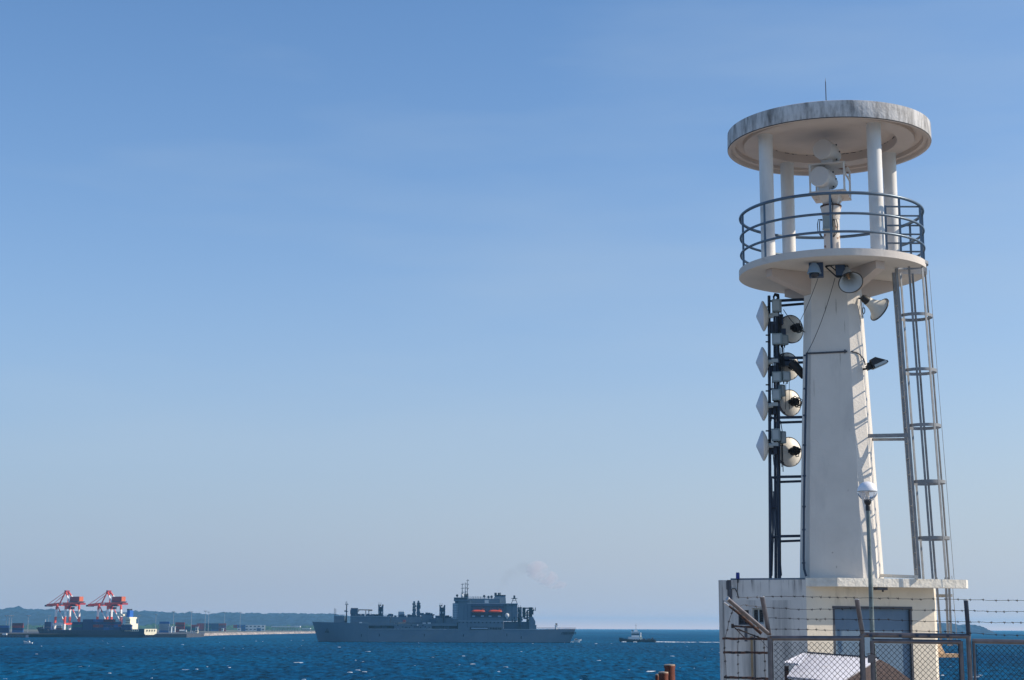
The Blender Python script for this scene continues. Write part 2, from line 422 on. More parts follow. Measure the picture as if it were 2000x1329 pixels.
mb.add([(p[0], p[1], 3.15) for p in poly], [tuple(range(len(poly)))])
tag(mb.build('port_land', land_m, loc=(-450, 2400, 0)), 'flat brown ground of the port behind the shore', kind='structure')
# quay apron in front of the cranes
q0 = S(-200, 1246.4); q1 = S(392, 1243.6)
mb = MB(); a = Vector((-700, 1610, 0)); 
mb.prism([(-760, 1640), (-330, 1668), (-330, 1760), (-420, 2250), (-1000, 2250)], -2, 3.6)
tag(mb.build('quay', quay_m), 'dark concrete quay under the red and white cranes', kind='structure')

ridge = [(-120,1192),(0,1191),(18,1192.5),(39,1188.5),(60,1192),(110,1193),(165,1194.5),(200,1196),(250,1198),(270,1195),(282,1196),(296,1194.5),(310,1198),
         (325,1197.5),(345,1200.5),(375,1198.5),(395,1200),(420,1201.5),(447,1197.5),(465,1200.5),(480,1203.5),(492,1199),(520,1200.5),(550,1199.5),(575,1201.5),
         (592,1199.5),(606,1202.5),(620,1200),(650,1201.5),(680,1206),(705,1212),(740,1220),(790,1229)]
def interp(px):
    for i in range(len(ridge)-1):
        if ridge[i][0] <= px <= ridge[i+1][0]:
            t = (px-ridge[i][0])/(ridge[i+1][0]-ridge[i][0]); return ridge[i][1]*(1-t)+ridge[i+1][1]*t
    return ridge[-1][1]
def hill_mesh(x0, x1, f_ridge, Y, depth, step, seed, zbase=2.0, bump=5.0):
    n = int((x1-x0)/step)+1; rows_ = 26; vs = []; fs = []
    for j in range(n):
        px = x0 + step*j; top = W(px, f_ridge(px), Y); h = max(top.z - zbase, .5)
        for i in range(rows_):
            t = i/(rows_-1)
            y = Y - depth*.8 + depth*1.6*t
            pr = math.sin(min(1, t/.5)*math.pi/2)**.8 if t < .5 else math.cos((t-.5)/.5*math.pi/2)
            x = top.x
            nv = noise.fractal(Vector((x*.012+seed, y*.012, seed)), 1.0, 2.0, 4)*bump + noise.fractal(Vector((x*.055+seed, y*.055, seed)), 1.0, 2.0, 4)*bump*2.0
            z = zbase - 2 + (h+2)*pr + nv*min(1, t*3)*min(1, (1-t)*3)*.8
            vs.append((x, y, z))
    for j in range(n-1):
        for i in range(rows_-1):
            fs.append((j*rows_+i, (j+1)*rows_+i, (j+1)*rows_+i+1, j*rows_+i+1))
    return MB().add(vs, fs)
tag(hill_mesh(-120, 790, interp, 5200, 700, 1.6, 1.3, bump=4.5).build('hills', wood_m, loc=(-900, 5200, 0), smooth=False), 'long wooded hills behind the port', kind='structure')
def low(px): return 1222.5 + 2.0*math.sin(px*.03) + (.0 if px < 300 else (px-300)*.012)
tag(hill_mesh(-100, 640, low, 3700, 160, 1.3, 6.3, bump=4.0).build('tree_belt', grass_m, loc=(-900, 3700, 0), smooth=False), 'bright green tree belt at the foot of the hills', 'trees', kind='stuff')
hd = [(1805,1226),(1820,1221),(1832,1218.5),(1850,1219.5),(1858,1218),(1868,1222),(1880,1219.5),(1895,1222),(1905,1221.5),(1915,1224.5),(1922,1229),(1928,1233.5)]
def hi(px):
    for i in range(len(hd)-1):
        if hd[i][0] <= px <= hd[i+1][0]:
            t = (px-hd[i][0])/(hd[i+1][0]-hd[i][0]); return hd[i][1]*(1-t)+hd[i+1][1]*t
    return 1234
tag(hill_mesh(1806, 1928, hi, 4300, 120, 1.0, 9.1, zbase=0, bump=3.0).build('headland', wood_m, loc=(1100, 4300, 0), smooth=False), 'low wooded headland on the right horizon', kind='structure')

# ================================================================== PORT THINGS
def shade(c, k): return tuple(min(1, v*k) for v in c)
CC = {'navy': (.015, .035, .12), 'blue': (.03, .10, .30), 'red': (.30, .02, .015), 'maroon': (.12, .02, .025), 'teal': (.01, .10, .10),
      'white': (.72, .72, .70), 'grey': (.25, .28, .32), 'purple': (.12, .04, .14), 'orange': (.45, .10, .03), 'brown': (.14, .05, .03)}
CM = {k_: mat('container_'+k_, v, .55, var=.1, scale=.4) for k_, v in CC.items()}
CPROTO = {}
def container(colr, loc, rz, L, label, group, h=2.6, w=2.44, panel=False):
    key = (colr, L, h, panel)
    if key not in CPROTO:
        b = MB(); b.box((0, 0, h/2), (L-.2, w-.15, h-.2))
        for sx in (-1, 1):
            for sy in (-1, 1): b.box((sx*(L/2-.1), sy*(w/2-.1), h/2), (.2, .2, h))
        for zz in (.1, h-.1):
            for sy in (-1, 1): b.box((0, sy*(w/2-.09), zz), (L-.4, .18, .2))
            for sx in (-1, 1): b.box((sx*(L/2-.09), 0, zz), (.18, w-.4, .2))
        n = int(L/1.0)
        for i in range(n): b.box((-L/2+.5+i*(L-1)/max(1, n-1), 0, h/2), (.25, w-.08, h-.45))
        o = b.build('shipping_container', CM[colr], loc=(0, 0, 0), smooth=False)
        if panel:
            p = MB().box((0, -w/2-.02, h*.52), (L*.55, .12, h*.36)); p.build('window', M['frame'], o)
        CPROTO[key] = o; c = o
    else: c = copy_tree(CPROTO[key])
    c.location = loc; c.rotation_euler = (0, 0, rz)
    tag(c, label, 'container', group)
    return c
ORD = ['bottom', 'second', 'third', 'fourth', 'fifth', 'sixth']
NTH = ['first', 'second', 'third', 'fourth', 'fifth', 'sixth', 'seventh', 'eighth', 'ninth', 'tenth', 'eleventh', 'twelfth']
def stack_block(px0, px1, ytop, ybot, cols, where, group, L=12.2, z0=3.4, Y=None, tiers=None, hh=2.6, panel=False, gap=.35):
    """columns of containers from px0; depth from the picture size"""
    yh = 1228.0
    if Y is None: Y = 2900
    mpp = Y/3200.0
    x0 = W(px0, yh, Y).x
    n = max(1, int(round((px1-px0)*mpp/(L+gap))))
    for c in range(n):
        colr_list = cols[c % len(cols)]
        for t, colr in enumerate(colr_list):
            if colr is None: continue
            container(colr, (x0 + (c+.5)*(L+gap), Y + rnd.uniform(-.3, .3), z0 + t*(hh+.02)), 0, L,
                      f"{colr} container, {ORD[t]} tier, {NTH[c]} column {where}", group, h=hh, panel=panel)
G1 = 'containers stacked in the port yard'
stack_block(-4, 20, 0, 0, [['navy', 'navy', 'blue'], ['navy', 'blue', 'navy'], ['teal', 'navy']], 'of the stack at the left picture edge', G1, Y=1790, z0=3.7)
stack_block(24, 54, 0, 0, [['blue', 'navy', 'red', 'maroon'], ['navy', 'blue', 'blue', 'red'], ['navy', 'maroon', 'red', 'red']], 'of the stack left of the moored ship', G1, Y=1850, z0=3.7)
stack_block(100, 131, 0, 0, [['brown', 'maroon', 'grey', 'white'], ['grey', 'red', 'white'], ['maroon', 'white', 'red']], 'of the stack behind the first crane', G1, Y=1900, z0=3.7)
stack_block(311, 331, 0, 0, [['blue', 'grey', 'grey', 'grey', 'blue'], ['grey', 'grey', 'blue', 'grey', 'grey']], 'of the grey stack by the stern', G1, Y=1980, z0=3.7)
stack_block(342, 356, 0, 0, [['red', 'maroon', 'red', 'maroon', 'red'], ['maroon', 'red', 'maroon', 'red', 'teal']], 'of the red stack between white towers', G1, Y=2150, z0=3.2)
stack_block(357, 383, 0, 0, [['teal', 'navy', 'teal'], ['navy', 'teal', 'maroon', 'red'], ['red', 'maroon', 'red', 'maroon', 'red']], 'of the teal stack right of the truck', G1, Y=2500, z0=3.2)
stack_block(384, 441, 0, 0, [['maroon', 'red', 'red', 'red', 'red'], ['navy', 'teal', 'navy', 'teal', 'navy'], ['blue', 'navy', 'navy', 'navy', 'navy'],
            ['red', 'maroon', 'purple', 'maroon', 'red'], ['navy', 'purple', 'maroon', 'purple']], 'of the dark block left of white units', G1, Y=2800, z0=3.2)
stack_block(455.5, 479, 0, 0, [[None, 'red'], ['white', 'blue'], ['blue', 'blue']], 'left of the all white units', G1, L=7.2, Y=2950, z0=3.2, hh=5.4, panel=True, gap=.1)
stack_block(478, 518, 0, 0, [['white', 'white'], ['white', 'white'], ['white', 'white'], ['blue', 'white'], ['white', 'white']], 'of the white windowed block', 'white two storey units on the shore', L=7.2, Y=2952, z0=3.2, hh=5.4, panel=True, gap=.1)

# light masts
mastm = mat('light_mast', (.30, .32, .34), .6)
def light_mast(px, ytop, Y, label, hw=3.0):
    b = W(px, 1230, Y); z1 = W(px, ytop, Y).z
    t = thing('light_mast', (b.x, Y, 3.2), label, 'light mast', 'tall light masts in the port')
    MB().tube((b.x, Y, 3.2), (b.x, Y, z1), .45, 8, .22).build('pole', mastm, t)
    q = MB().lathe([(.2, -.5), (hw/2, -.3), (hw/2, .3), (.2, .5)], 12, (b.x, Y, z1))
    for i in range(8): q.box((b.x+hw*.62*math.cos(i*.785), Y+hw*.62*math.sin(i*.785), z1), (.9, .9, .9))
    q.build('lamp_head', mastm, t)
lm = [(11.5, 1203, 1900, 'thin light mast nearest the left picture edge'), (17, 1203, 1880, 'light mast left of a close twin by the left edge'),
      (21.5, 1203, 1900, 'light mast right of its close twin by the left edge'), (54, 1203, 1950, 'light mast behind the bow of the moored container ship'),
      (94, 1203, 2200, 'light mast left of the first crane legs'), (269.5, 1203, 2150, 'light mast just right of the cream ship deckhouse'),
      (303.5, 1200, 2300, 'light mast above the cream ship stern'), (338, 1195.3, 2300, 'light mast over the red stack between white towers'),
      (373, 1195.6, 2450, 'light mast over the teal and red stack'), (400, 1194, 2300, 'tallest light mast at the left of a close pair over the dark block'),
      (406.5, 1196, 2700, 'light mast at the right of a close pair over the dark block'), (438, 1196.8, 2800, 'light mast at the right end of the dark block'),
      (468.5, 1196.8, 2900, 'light mast rising over the white windowed block')]
for a_ in lm: light_mast(*a_)
# open shed and low roof on the shore
whm = mat('white_roof_metal', (.62, .64, .64), .6)
def shed(px0, px1, ytop, Y, label, box=True):
    p0 = W(px0, ytop, Y); p1 = W(px1, ytop, Y)
    t = thing('open_shed', ((p0.x+p1.x)/2, Y, 3.2), label, 'shed')
    MB().box(((p0.x+p1.x)/2, Y+5, p0.z), (p1.x-p0.x, 12, 1.7)).build('roof', whm, t)
    n = 12
    for i in range(n):
        x = p0.x+1 + (p1.x-p0.x-2)*i/(n-1)
        for dy in (0, 10): MB().box((x, Y+dy, (3.2+p0.z-.45)/2), (.7, .7, p0.z-.45-3.2)).build('post', mastm, t)
    if box: 
        MB().box((p1.x-5, Y+2, p0.z+.2), (10.5, 8, 2.6)).build('gable_box', whm, t)
shed(529.5, 586, 1224.2, 2950, 'long open shed with thin white roof on many posts by the shore')
shed(590, 606, 1228.3, 3100, 'low short pale roof right of the long open shed', box=False)
# white towers in the yard
def gate_tower(px, ytop, Y, label, w=3.5):
    b = W(px, 1232, Y); z1 = W(px, ytop, Y).z
    t = thing('yard_tower', (b.x, Y, 3.4), label, 'tower', 'white yard towers near the ship stern')
    MB().box((b.x, Y, (3.4+z1)/2), (w, w, z1-3.4)).build('shaft', whm, t)
    MB().box((b.x, Y, z1+.3), (w*1.3, w*1.3, .6)).build('roof', whm, t)
    q = MB()
    for i in range(3): q.box((b.x, Y-w/2-.03, 5+(z1-6)*(.3+.3*i)), (w*.5, .1, 1.0))
    q.build('window', M['frame'], t)
gate_tower(332.5, 1224.5, 1970, 'white yard tower with dark bands beside the grey stack')
gate_tower(339.5, 1225, 2100, 'white yard tower left of the red stack')
gate_tower(384.5, 1225.5, 2250, 'white yard tower above the small cream vessel', 3)
gate_tower(435, 1228, 2700, 'small white yard tower below the rightmost dark containers', 3)
# truck
p = W(357, 1235, 2050)
t = thing('tank_truck', (p.x, p.y, 3.3), 'white tank truck parked on the quay in front of the red stack', 'truck')
MB().box((p.x, p.y, 4.2), (9, 2.4, .5)).build('chassis', M['frame'], t)
MB().tube((p.x-4.2, p.y, 5.7), (p.x+2.4, p.y, 5.7), 1.3, 14).build('tank', whm, t)
MB().prism([(p.x+2.7, p.y-1.2), (p.x+4.8, p.y-1.2), (p.x+4.8, p.y+1.2), (p.x+2.7, p.y+1.2)], 4.1, 6.9).build('cab', whm, t)
for dx in (-3.4, -2.1, 3.6):
    MB().tube((p.x+dx, p.y-1.25, 3.9), (p.x+dx, p.y+1.25, 3.9), .55, 12).build('wheel', M['black'], t)

# -------- gantry cranes
cr_red = mat('crane_red', (.78, .07, .03), .5, var=.12, scale=.3)
cr_white = mat('crane_white', (.92, .89, .86), .5, var=.06, scale=.3)
cr_dark = mat('crane_house', (.36, .02, .04), .5, var=.1, scale=.3)
cr_blk = mat('crane_dark', (.05, .05, .07), .6)
def make_crane(px, label):
    Y = 1760; base = W(px, 1229, Y)      # ground point between the legs
    t = thing('gantry_crane', (base.x, Y, 3.6), label, 'crane', 'red and white gantry cranes on the quay')
    O = Vector((base.x, Y, 0)); m_ = Y/3200.0
    rot = Matrix.Rotation(R(-42), 3, 'Z')
    def P(x, y, z): return O + rot @ Vector((x, y, 0)) + Vector((0, 0, z))
    def zz(py): return W(px, py, Y).z
    UPV = rot @ Vector((0, 1, 0))
    g, w = 9.2, 9.0
    zb, zs, zt = 3.6, zz(1219), zz(1181)
    # legs: x -g waterside (left), +g landside; y -w near(right..)
    for sx in (-1, 1):
        for sy in (-1, 1):
            b = MB(); b.mi = 0
            b.mi = 1; b.bar(P(sx*g, sy*w, zb+1.6), P(sx*g, sy*w, zs), 2.0, up=UPV)
            b.mi = 0; b.bar(P(sx*g, sy*w, zs), P(sx*g*.98, sy*w*.97, zz(1205)), 1.8, up=UPV)
            b.mi = 1; b.bar(P(sx*g*.98, sy*w*.97, zz(1205)), P(sx*g*.95, sy*w*.93, zz(1191)), 1.8, up=UPV)
            b.mi = 0; b.bar(P(sx*g*.95, sy*w*.93, zz(1191)), P(sx*g*.92, sy*w*.9, zt), 1.8, up=UPV)
            b.build('leg', [cr_red, cr_white], t)
            b = MB(); b.box(P(sx*g, sy*w, zb+.8), (4.5, 1.3, 1.6), R(-42)+math.pi/2); b.build('bogie', cr_blk, t)
    for sy in (-1, 1):
        MB().bar(P(-g, sy*w, zs), P(g, sy*w, zs), 1.5, 2.3).build('sill_beam', cr_white, t)
        b = MB(); b.mi = 0
        q0, q1 = P(-g*.92, sy*w*.9, zt), P(g*.98, sy*w, zs+1)
        b.mi = 1; b.bar(q0.lerp(q1, .45), q0.lerp(q1, .8), .8)
        b.mi = 0; b.bar(q0, q0.lerp(q1, .45), .8); b.bar(q0.lerp(q1, .8), q1, .8)
        b.build('diagonal_brace', [cr_red, cr_white], t)
    for sx in (-1, 1):
        MB().bar(P(sx*g, -w, zs), P(sx*g, w, zs), 1.4, 2.0).build('portal_beam', cr_white if sx < 0 else cr_red, t)
        MB().bar(P(sx*g*.92, -w*.9, zt-.6), P(sx*g*.92, w*.9, zt-.6), 1.2, 1.8).build('cross_beam', cr_red, t)
    # boom and girder along x
    for sy in (-1, 1):
        b = MB(); yy = sy*3.2
        b.mi = 0; b.bar(P(-36, yy, zz(1182)), P(-g-2, yy, zt+1), 1.2, 2.2)
        b.mi = 1; b.bar(P(-g-2, yy, zt+1), P(-g+5, yy, zt+1), 1.25, 2.25)
        b.mi = 0; b.bar(P(-g+5, yy, zt+1), P(24, yy, zt+1), 1.2, 2.2)
        b.build('boom_girder', [cr_red, cr_white], t)
    b = MB()
    for i in range(9): b.bar(P(-35+7*i, -3.2, zt+.6), P(-35+7*i, 3.2, zt+.6), .6)
    b.box(P(-37.5, 0, zz(1183)), (4, 7.5, 2.0), R(-42)); b.build('boom_ties', cr_blk, t)
    # A-frame
    apex = zz(1155.5)
    for sy in (-1, 1):
        b = MB(); b.mi = 1
        b.mi = 0; b.bar(P(-g*.9, sy*5, zt+1), P(-g*.35, sy*1.5, apex), 1.1)
        b.build('mast_leg', [cr_red, cr_white], t)
        b = MB(); a0, a1 = P(-g*.35, sy*1.5, apex), P(g*.95, sy*4, zt+2)
        b.mi = 0; b.bar(a0, a0.lerp(a1, .4), 1.3); b.mi = 1; b.bar(a0.lerp(a1, .4), a1, 1.3)
        b.build('back_stay', [cr_red, cr_white], t)
        MB().tube(P(-g*.35, sy*1.5, apex), P(-33, sy*3, zz(1181)+1), .28, 6).build('forestay', cr_red, t)
    MB().box(P(-g*.35, 0, apex+.3), (3.2, 4.4, 1.6), R(-42)).build('sheave_head', cr_dark, t)
    # machinery house
    b = MB(); b.box(P(15.5, 0, (zz(1166)+zt+3)/2), (17, 5.2, zz(1166)-zt-3), R(-42)); b.build('machinery_house', cr_dark, t)
    MB().box(P(24.3, 0, (zz(1166)+zt+3)/2), (1.0, 5.0, zz(1166)-zt-3.3), R(-42)).build('house_end', mat('crane_orange', (.75, .16, .06), .5, var=.1) if 'crane_orange' not in bpy.data.materials else bpy.data.materials['crane_orange'], t)
    MB().box(P(17, 0, zt+2.6), (16, 8.6, .8), R(-42)).build('house_platform', cr_blk, t)
    b = MB(); b.box(P(1.5, -1, zt-3.2), (4, 3.5, 3.2), R(-42)); b.build('operator_cab', cr_dark, t)
    b = MB(); b.box(P(9, 0, zt-1.5), (7, 6, 1.2), R(-42)); b.box(P(9, 0, zt-4), (5, 2, 2.4), R(-42)); b.build('trolley', cr_blk, t)
    b = MB(); b.box(P(26, 0, zt+.5), (4, 7, 2), R(-42)); b.build('counter_beam', cr_dark, t)
    return t
make_crane(130.5, 'red and white gantry crane at the left of the pair')
make_crane(212.5, 'red and white gantry crane at the right, next to the ship deckhouse')

# -------- ships: helper with pixel measured profile
def ship_frame(Y):
    def X(px): return W(px, 1228, Y).x
    def Z(py, px=860): return W(px, py, Y).z
    return X, Z
def side_hull(stations, Y0, beam, name, mats, t, zkeel=-1.0, stripe=1.2):
    """stations: (x, ztop, x_wl, half_top, half_wl)"""
    b = MB(); loops = []
    for (xt, zt, xw, ht, hw) in stations:
        xm = xw + (xt-xw)*min(1, stripe/max(.1, zt))
        hm = hw + (ht-hw)*.3
        loops.append([(xt, Y0-ht, zt), (xt, Y0+ht, zt), (xm, Y0+hm, stripe), (xw, Y0+hw, zkeel), (xw, Y0-hw, zkeel), (xm, Y0-hm, stripe)])
    k = 6; o = len(b.v)
    b.v += [Vector(p) for l in loops for p in l]
    for i in range(len(loops)-1):
        for j in range(k):
            b.f.append([o+i*k+j, o+i*k+(j+1) % k, o+(i+1)*k+(j+1) % k, o+(i+1)*k+j]); b.m.append(1 if j in (2, 3, 4) else 0)
    b.f.append([o+j for j in range(k)]); b.m.append(0)
    b.f.append([o+(len(loops)-1)*k+j for j in range(k)]); b.m.append(0)
    return b.build(name, mats, t)

# ===== the grey naval supply ship
nav = mat('naval_grey', (.11, .162, .215), .6, var=.06, scale=.05, stain=(.075, .125, .18), st_amt=.5, st_scale=(.25, .25, .03), st_lo=.5, st_hi=.75)
nav2 = mat('naval_grey_shadowed_plate', (.042, .085, .14), .6, var=.08, scale=.1)  # darker copy of the naval grey, shade put into its colour
navd = mat('naval_dark', (.02, .03, .045), .6)
navl = mat('naval_light_plate', (.30, .38, .45), .6, var=.05, scale=.2)
boot = mat('boot_topping', (.015, .02, .035), .6)
orange = mat('lifeboat_orange', (.75, .09, .03), .4)
buff = mat('buff_gear', (.50, .38, .28), .6)
YS = 1230.0
X, Z = ship_frame(YS)
yc = YS + 16        # centreline; near side at YS
t = thing('supply_ship', (X(865), yc, 0), 'long dark grey naval supply ship crossing the bay', 'ship')
supply = t
ztopA = Z(1216.6); zmid = Z(1229.3)
st = [(X(604.5), Z(1215.4), X(618), .3, .2), (X(612), Z(1215.8), X(626), 3.5, 1.5), (X(630), Z(1216.3), X(642), 9, 5), (X(655), Z(1216.8), X(665), 13.5, 11), (X(684), Z(1217.6), X(690), 15.7, 15),
      (X(719.8), Z(1218.2), X(719.8), 16, 16)]
side_hull(st, yc, 32, 'bow_hull', [nav, boot], t, stripe=Z(1254.2))
st = [(X(719.9), zmid, X(719.9), 16, 16), (X(1048), zmid, X(1048), 16, 16), (X(1090), Z(1228.3), X(1085), 15.6, 14), (X(1124.5), Z(1228.0), X(1114), 14, 11)]
side_hull(st, yc, 32, 'stern_hull', [nav, boot], t, stripe=Z(1254.2))
def sbox(name, x0, x1, y0, y1, inset=.5, far=None, m=nav, parent=t, extra=None):
    b = MB(); n0 = YS+inset; n1 = YS+32-inset if far is None else YS+far
    b.box(((X(x0)+X(x1))/2, (n0+n1)/2, (Z(y0)+Z(y1))/2), (X(x1)-X(x0), n1-n0, Z(y0)-Z(y1)))
    return b.build(name, m, parent)
sbox('forward_deckhouse', 650, 671, 1204.2, 1217.0, 6)
sbox('cargo_deckhouse', 683.5, 762, 1204.8, 1217.6, 1.2)
sbox('gallery_wall', 720.2, 893, 1217.0, 1229.2, 3.0, m=nav2)
sbox('cargo_deckhouse', 763, 822, 1205.8, 1217.0, 2.0)
sbox('cargo_deckhouse', 822.3, 843, 1202.2, 1217.0, 3.0)
sbox('side_house', 770, 843, 1219.5, 1229.2, .1)
sbox('side_deck', 720, 770, 1217.6, 1222.6, .2)
sbox('side_deck', 843, 893, 1217.6, 1222.8, .2)
sbox('cargo_deckhouse', 843.3, 893, 1207.4, 1217.0, 3.0)
sbox('cargo_deckhouse', 838, 852, 1209, 1217, 1.0, m=nav2)
# jagged deck clutter along the cargo deck tops
b = MB()
for i in range(90):
    px = rnd.uniform(685, 893)
    if 770 < px < 775: continue
    top = 1204.8 if px < 762 else (1205.8 if px < 822 else (1202.2 if px < 843 else 1207.4))
    hgt = rnd.uniform(.5, 2.2); w_ = rnd.uniform(.6, 3.0)
    b = MB(); b.box((X(px), YS+rnd.uniform(4, 26), Z(top)+hgt/2), (w_, w_, hgt)); b.build('deck_fitting', nav2, t)
b = MB()
for (a0, a1, yt, ins) in ((650, 671, 1204.2, 6), (684, 762, 1204.8, 1.4), (764, 822, 1205.8, 2.2), (1049, 1124, 1228.4, 1.5), (912, 962, 1168.5, 4)):
    b = MB(); n = int((a1-a0)/2.2)
    for i in range(n+1):
        xx = X(a0 + (a1-a0)*i/n); b.box((xx, YS+ins, Z(yt)+.6), (.14, .14, 1.2))
    for hh in (.6, 1.15): b.box(((X(a0)+X(a1))/2, YS+ins, Z(yt)+hh), (X(a1)-X(a0), .12, .12))
    b.build('guard_rail', nav2, t)
# galley openings
b = MB()
for (a0, a1, y0, y1) in ((720.5, 731, 1223.7, 1227.6), (755, 770, 1223.7, 1227.6), (843, 848.5, 1223.8, 1228), (877, 892.5, 1223.8, 1228)):
    b.box(((X(a0)+X(a1))/2, YS+2.9, (Z(y0)+Z(y1))/2), (X(a1)-X(a0), .4, Z(y0)-Z(y1)))
b.build('side_openings', navd, t)
b = MB()
for i in range(16): b.box((X(773+i*4.4+rnd.uniform(-1, 1)), YS+.05, Z(rnd.choice([1225, 1229.0, 1226, 1222]))), (.7, .3, 1.0))
for i in range(12): b.box((X(897+i*7.6), YS+.05, Z(1216.0)), (1.0, .3, 1.0))
for px, py in ((741, 1241), (829, 1241), (905.5, 1241), (990, 1240), (1018, 1245), (706, 1242)): b.box((X(px), YS+.02, Z(py)), (.6, .3, 2.0))
b.build('portholes', navd, t)
# anchor
b = MB(); b.box((X(636.5), yc-8.3, Z(1234)), (2.6, 1.0, .6)); b.box((X(636.5), yc-8.3, Z(1234)+1), (.6, 1.0, 2.4)); b.box((X(636.5), yc-8.2, Z(1236)), (3, .8, .5)); b.build('anchor', navd, t)
# main house
house = sbox('main_house', 894.5, 983, 1180.2, 1229.25, .08)
sbox('main_house_face', 883.5, 894.4, 1178.3, 1208.5, 1.0, m=mat('pale_screen', (.42, .50, .56), .6, var=.08, scale=.3)); sbox('main_house_corner', 883.5, 894.4, 1208.6, 1216.9, 1.0)
b = MB()
for i in range(4): b.box((X(885.2+i*2.7), YS+.95, (Z(1178.6)+Z(1208))/2), (.16, .2, Z(1178.6)-Z(1208)))
for i in range(6): b.box((X(889), YS+.9, Z(1183+i*4.6)), (X(894.2)-X(883.8), .16, .16))
b.build('panel_joints', nav2, t)
sbox('house_top', 894.5, 919, 1172.0, 1180.2, .2)
sbox('bridge', 886, 913.5, 1167.2, 1174.3, -1.0, far=33)
b = MB(); b.box((X(899.8), YS-1.05, Z(1169.8)), (X(912)-X(887), .2, 1.0)); b.build('bridge_windows', navd, t)
sbox('bridge_underside', 888, 912, 1174.3, 1178.5, .5, m=nav2)
sbox('upper_deck', 913.6, 976, 1169.0, 1179.3, 3.0)
sbox('upper_slab', 918.0, 1011, 1179.0, 1180.2, .1)
sbox('aft_house', 983.2, 1010.5, 1178.3, 1213, 2.0)
sbox('boat_recess_shade', 919, 984, 1180.3, 1206.4, -.02, far=.6, m=nav2)  # flush plate: the depth behind the boats is shade put into its colour
b = MB()
for a0 in (925, 942, 957, 975): b.box((X(a0), YS+.05-.9, Z(1203.7)), (2.2, 1.0, 1.0))
b.build('davit_feet', navl, t)
b = MB()
b.box((X(951), YS-.1, Z(1185.2)), (X(983)-X(919), .3, .5)); b.box((X(951), YS-.2, Z(1201)), (X(981)-X(921), .5, 2.2)); b.build('boat_deck', navd, t)
for (a0, a1) in ((920.5, 947.5), (953.5, 980.8)):
    zc = (Z(1191.3)+Z(1197.2))/2; x0, x1 = X(a0), X(a1); yb = YS-2.0
    lb = []
    for i in range(11):
        u = i/10; q = (1-abs(2*u-1)**3.2)**.5 if 0 < u < 1 else .02
        lb.append([(x0+(x1-x0)*u, yb+1.6*q*math.cos(a_*math.pi/5), zc+1.15*q*math.sin(a_*math.pi/5)) for a_ in range(10)])
    lo = MB().loft(lb).build('lifeboat', orange, t)
    MB().box((x1-1.7, yb, zc+1.2), (2.0, 1.8, 1.4)).build('lifeboat_cupola', orange, lo)
    b = MB(); b.bar((x0+1.5, YS+.5, zc+3.2), (x0+1.5, yb, zc+1.0), .3); b.bar((x1-3, YS+.5, zc+3.2), (x1-3, yb, zc+1.0), .3); b.build('davit', navd, t)
# window galleries low on the house
b = MB(); b.box((X(936), YS-.1, Z(1227.3)), (X(954)-X(918), .5, 2.1)); b.build('gallery_opening', navd, t)
b = MB(); b.box((X(936.5), YS-.38, Z(1227.4)), (X(952)-X(920), .25, .9)); b.build('gallery_panel', navl, t)
b = MB()
for i in range(4): b.box((X(958.5+i*5.3), YS-.02, Z(1227.6)), (1.7, .4, 1.5))
b.box((X(978.2), YS-.03, Z(1227.8)), (1.1, .4, 1.7)); b.build('house_windows', navd, t)
for (a0, a1, y_, ins) in ((720, 893, 1229.3, -.25), (770, 843, 1219.3, -.1), (912, 1011, 1178.9, -.1), (985, 1048, 1229.2, -.2), (684, 762, 1204.7, .9), (894, 983, 1213.2, -.05)):
    MB().box(((X(a0)+X(a1))/2, YS+ins+.1, Z(y_)), (X(a1)-X(a0), .5, .34)).build('deck_edge', navl, t)
for px, y0, y1 in ((906, 1182, 1212), (988, 1181, 1212), (1000, 1181, 1212), (913, 1182, 1226), (986, 1215, 1229)):
    MB().box((X(px), YS+(1.9 if px > 984 else .02), (Z(y0)+Z(y1))/2), (.28, .3, Z(y0)-Z(y1))).build('pipe_run', nav2, t)
# funnel
b = MB(); zb_, zt_ = Z(1178.6), Z(1163.2)
def fl(x0, x1, z, i): return [(X(x0), YS+8+i, z), (X(x1), YS+8+i, z), (X(x1), YS+24-i, z), (X(x0), YS+24-i, z)]
b.loft([fl(959.5, 988, zb_, 0), fl(966, 987, zt_, 1.5)]); b.build('funnel', nav, t)
b = MB(); b.box(((X(965.5)+X(987.3))/2, YS+16, zt_+.3), (X(987.3)-X(965.5), 13.6, .7)); b.build('funnel_cap', navd, t)
b = MB(); b.tube((X(967.4), YS+13, zt_), (X(967.4), YS+13, Z(1157)), 1.0, 10); b.tube((X(974), YS+15, zt_), (X(974), YS+15, Z(1157)), .95, 10); b.tube((X(977.3), YS+15, zt_), (X(977.3), YS+15, Z(1156.5)), .25, 6)
b.build('exhaust_pipes', navd, t)
# masts on the bridge
for px, yt in ((901, 1138), (907, 1137), (911.3, 1130.5)):
    b = MB(); b.tube((X(px), YS+14, Z(1168)), (X(px), YS+14, Z(1159)), .95, 8, .7); b.tube((X(px), YS+14, Z(1159)), (X(px), YS+14, Z(yt)), .34, 6, .16)
    for i in range(3):
        zz_ = Z(yt+3+i*8); b.box((X(px), YS+14, zz_), (2.0, 2.0, .2)); b.box((X(px)+.8, YS+14, zz_+.4), (.3, .3, .8))
    b.build('signal_mast', navd, t)
b = MB(); b.sphere((X(901.5), YS+8, Z(1163)), 1.0, 10); b.tube((X(901.5), YS+8, Z(1167.4)), (X(901.5), YS+8, Z(1163)), .3, 6)
b.build('radome', whm, t)
for px, py in ((891.5, 1163), (945, 1164), (953.5, 1165.5), (959.5, 1165)):
    b = MB(); b.tube((X(px), YS+9, Z(1169.5)), (X(px), YS+9, Z(py)), .25, 6); b.sphere((X(px), YS+9, Z(py)), .95, 10, (1, .6, 1)); b.build('antenna_dish', navd, t)
b = MB()
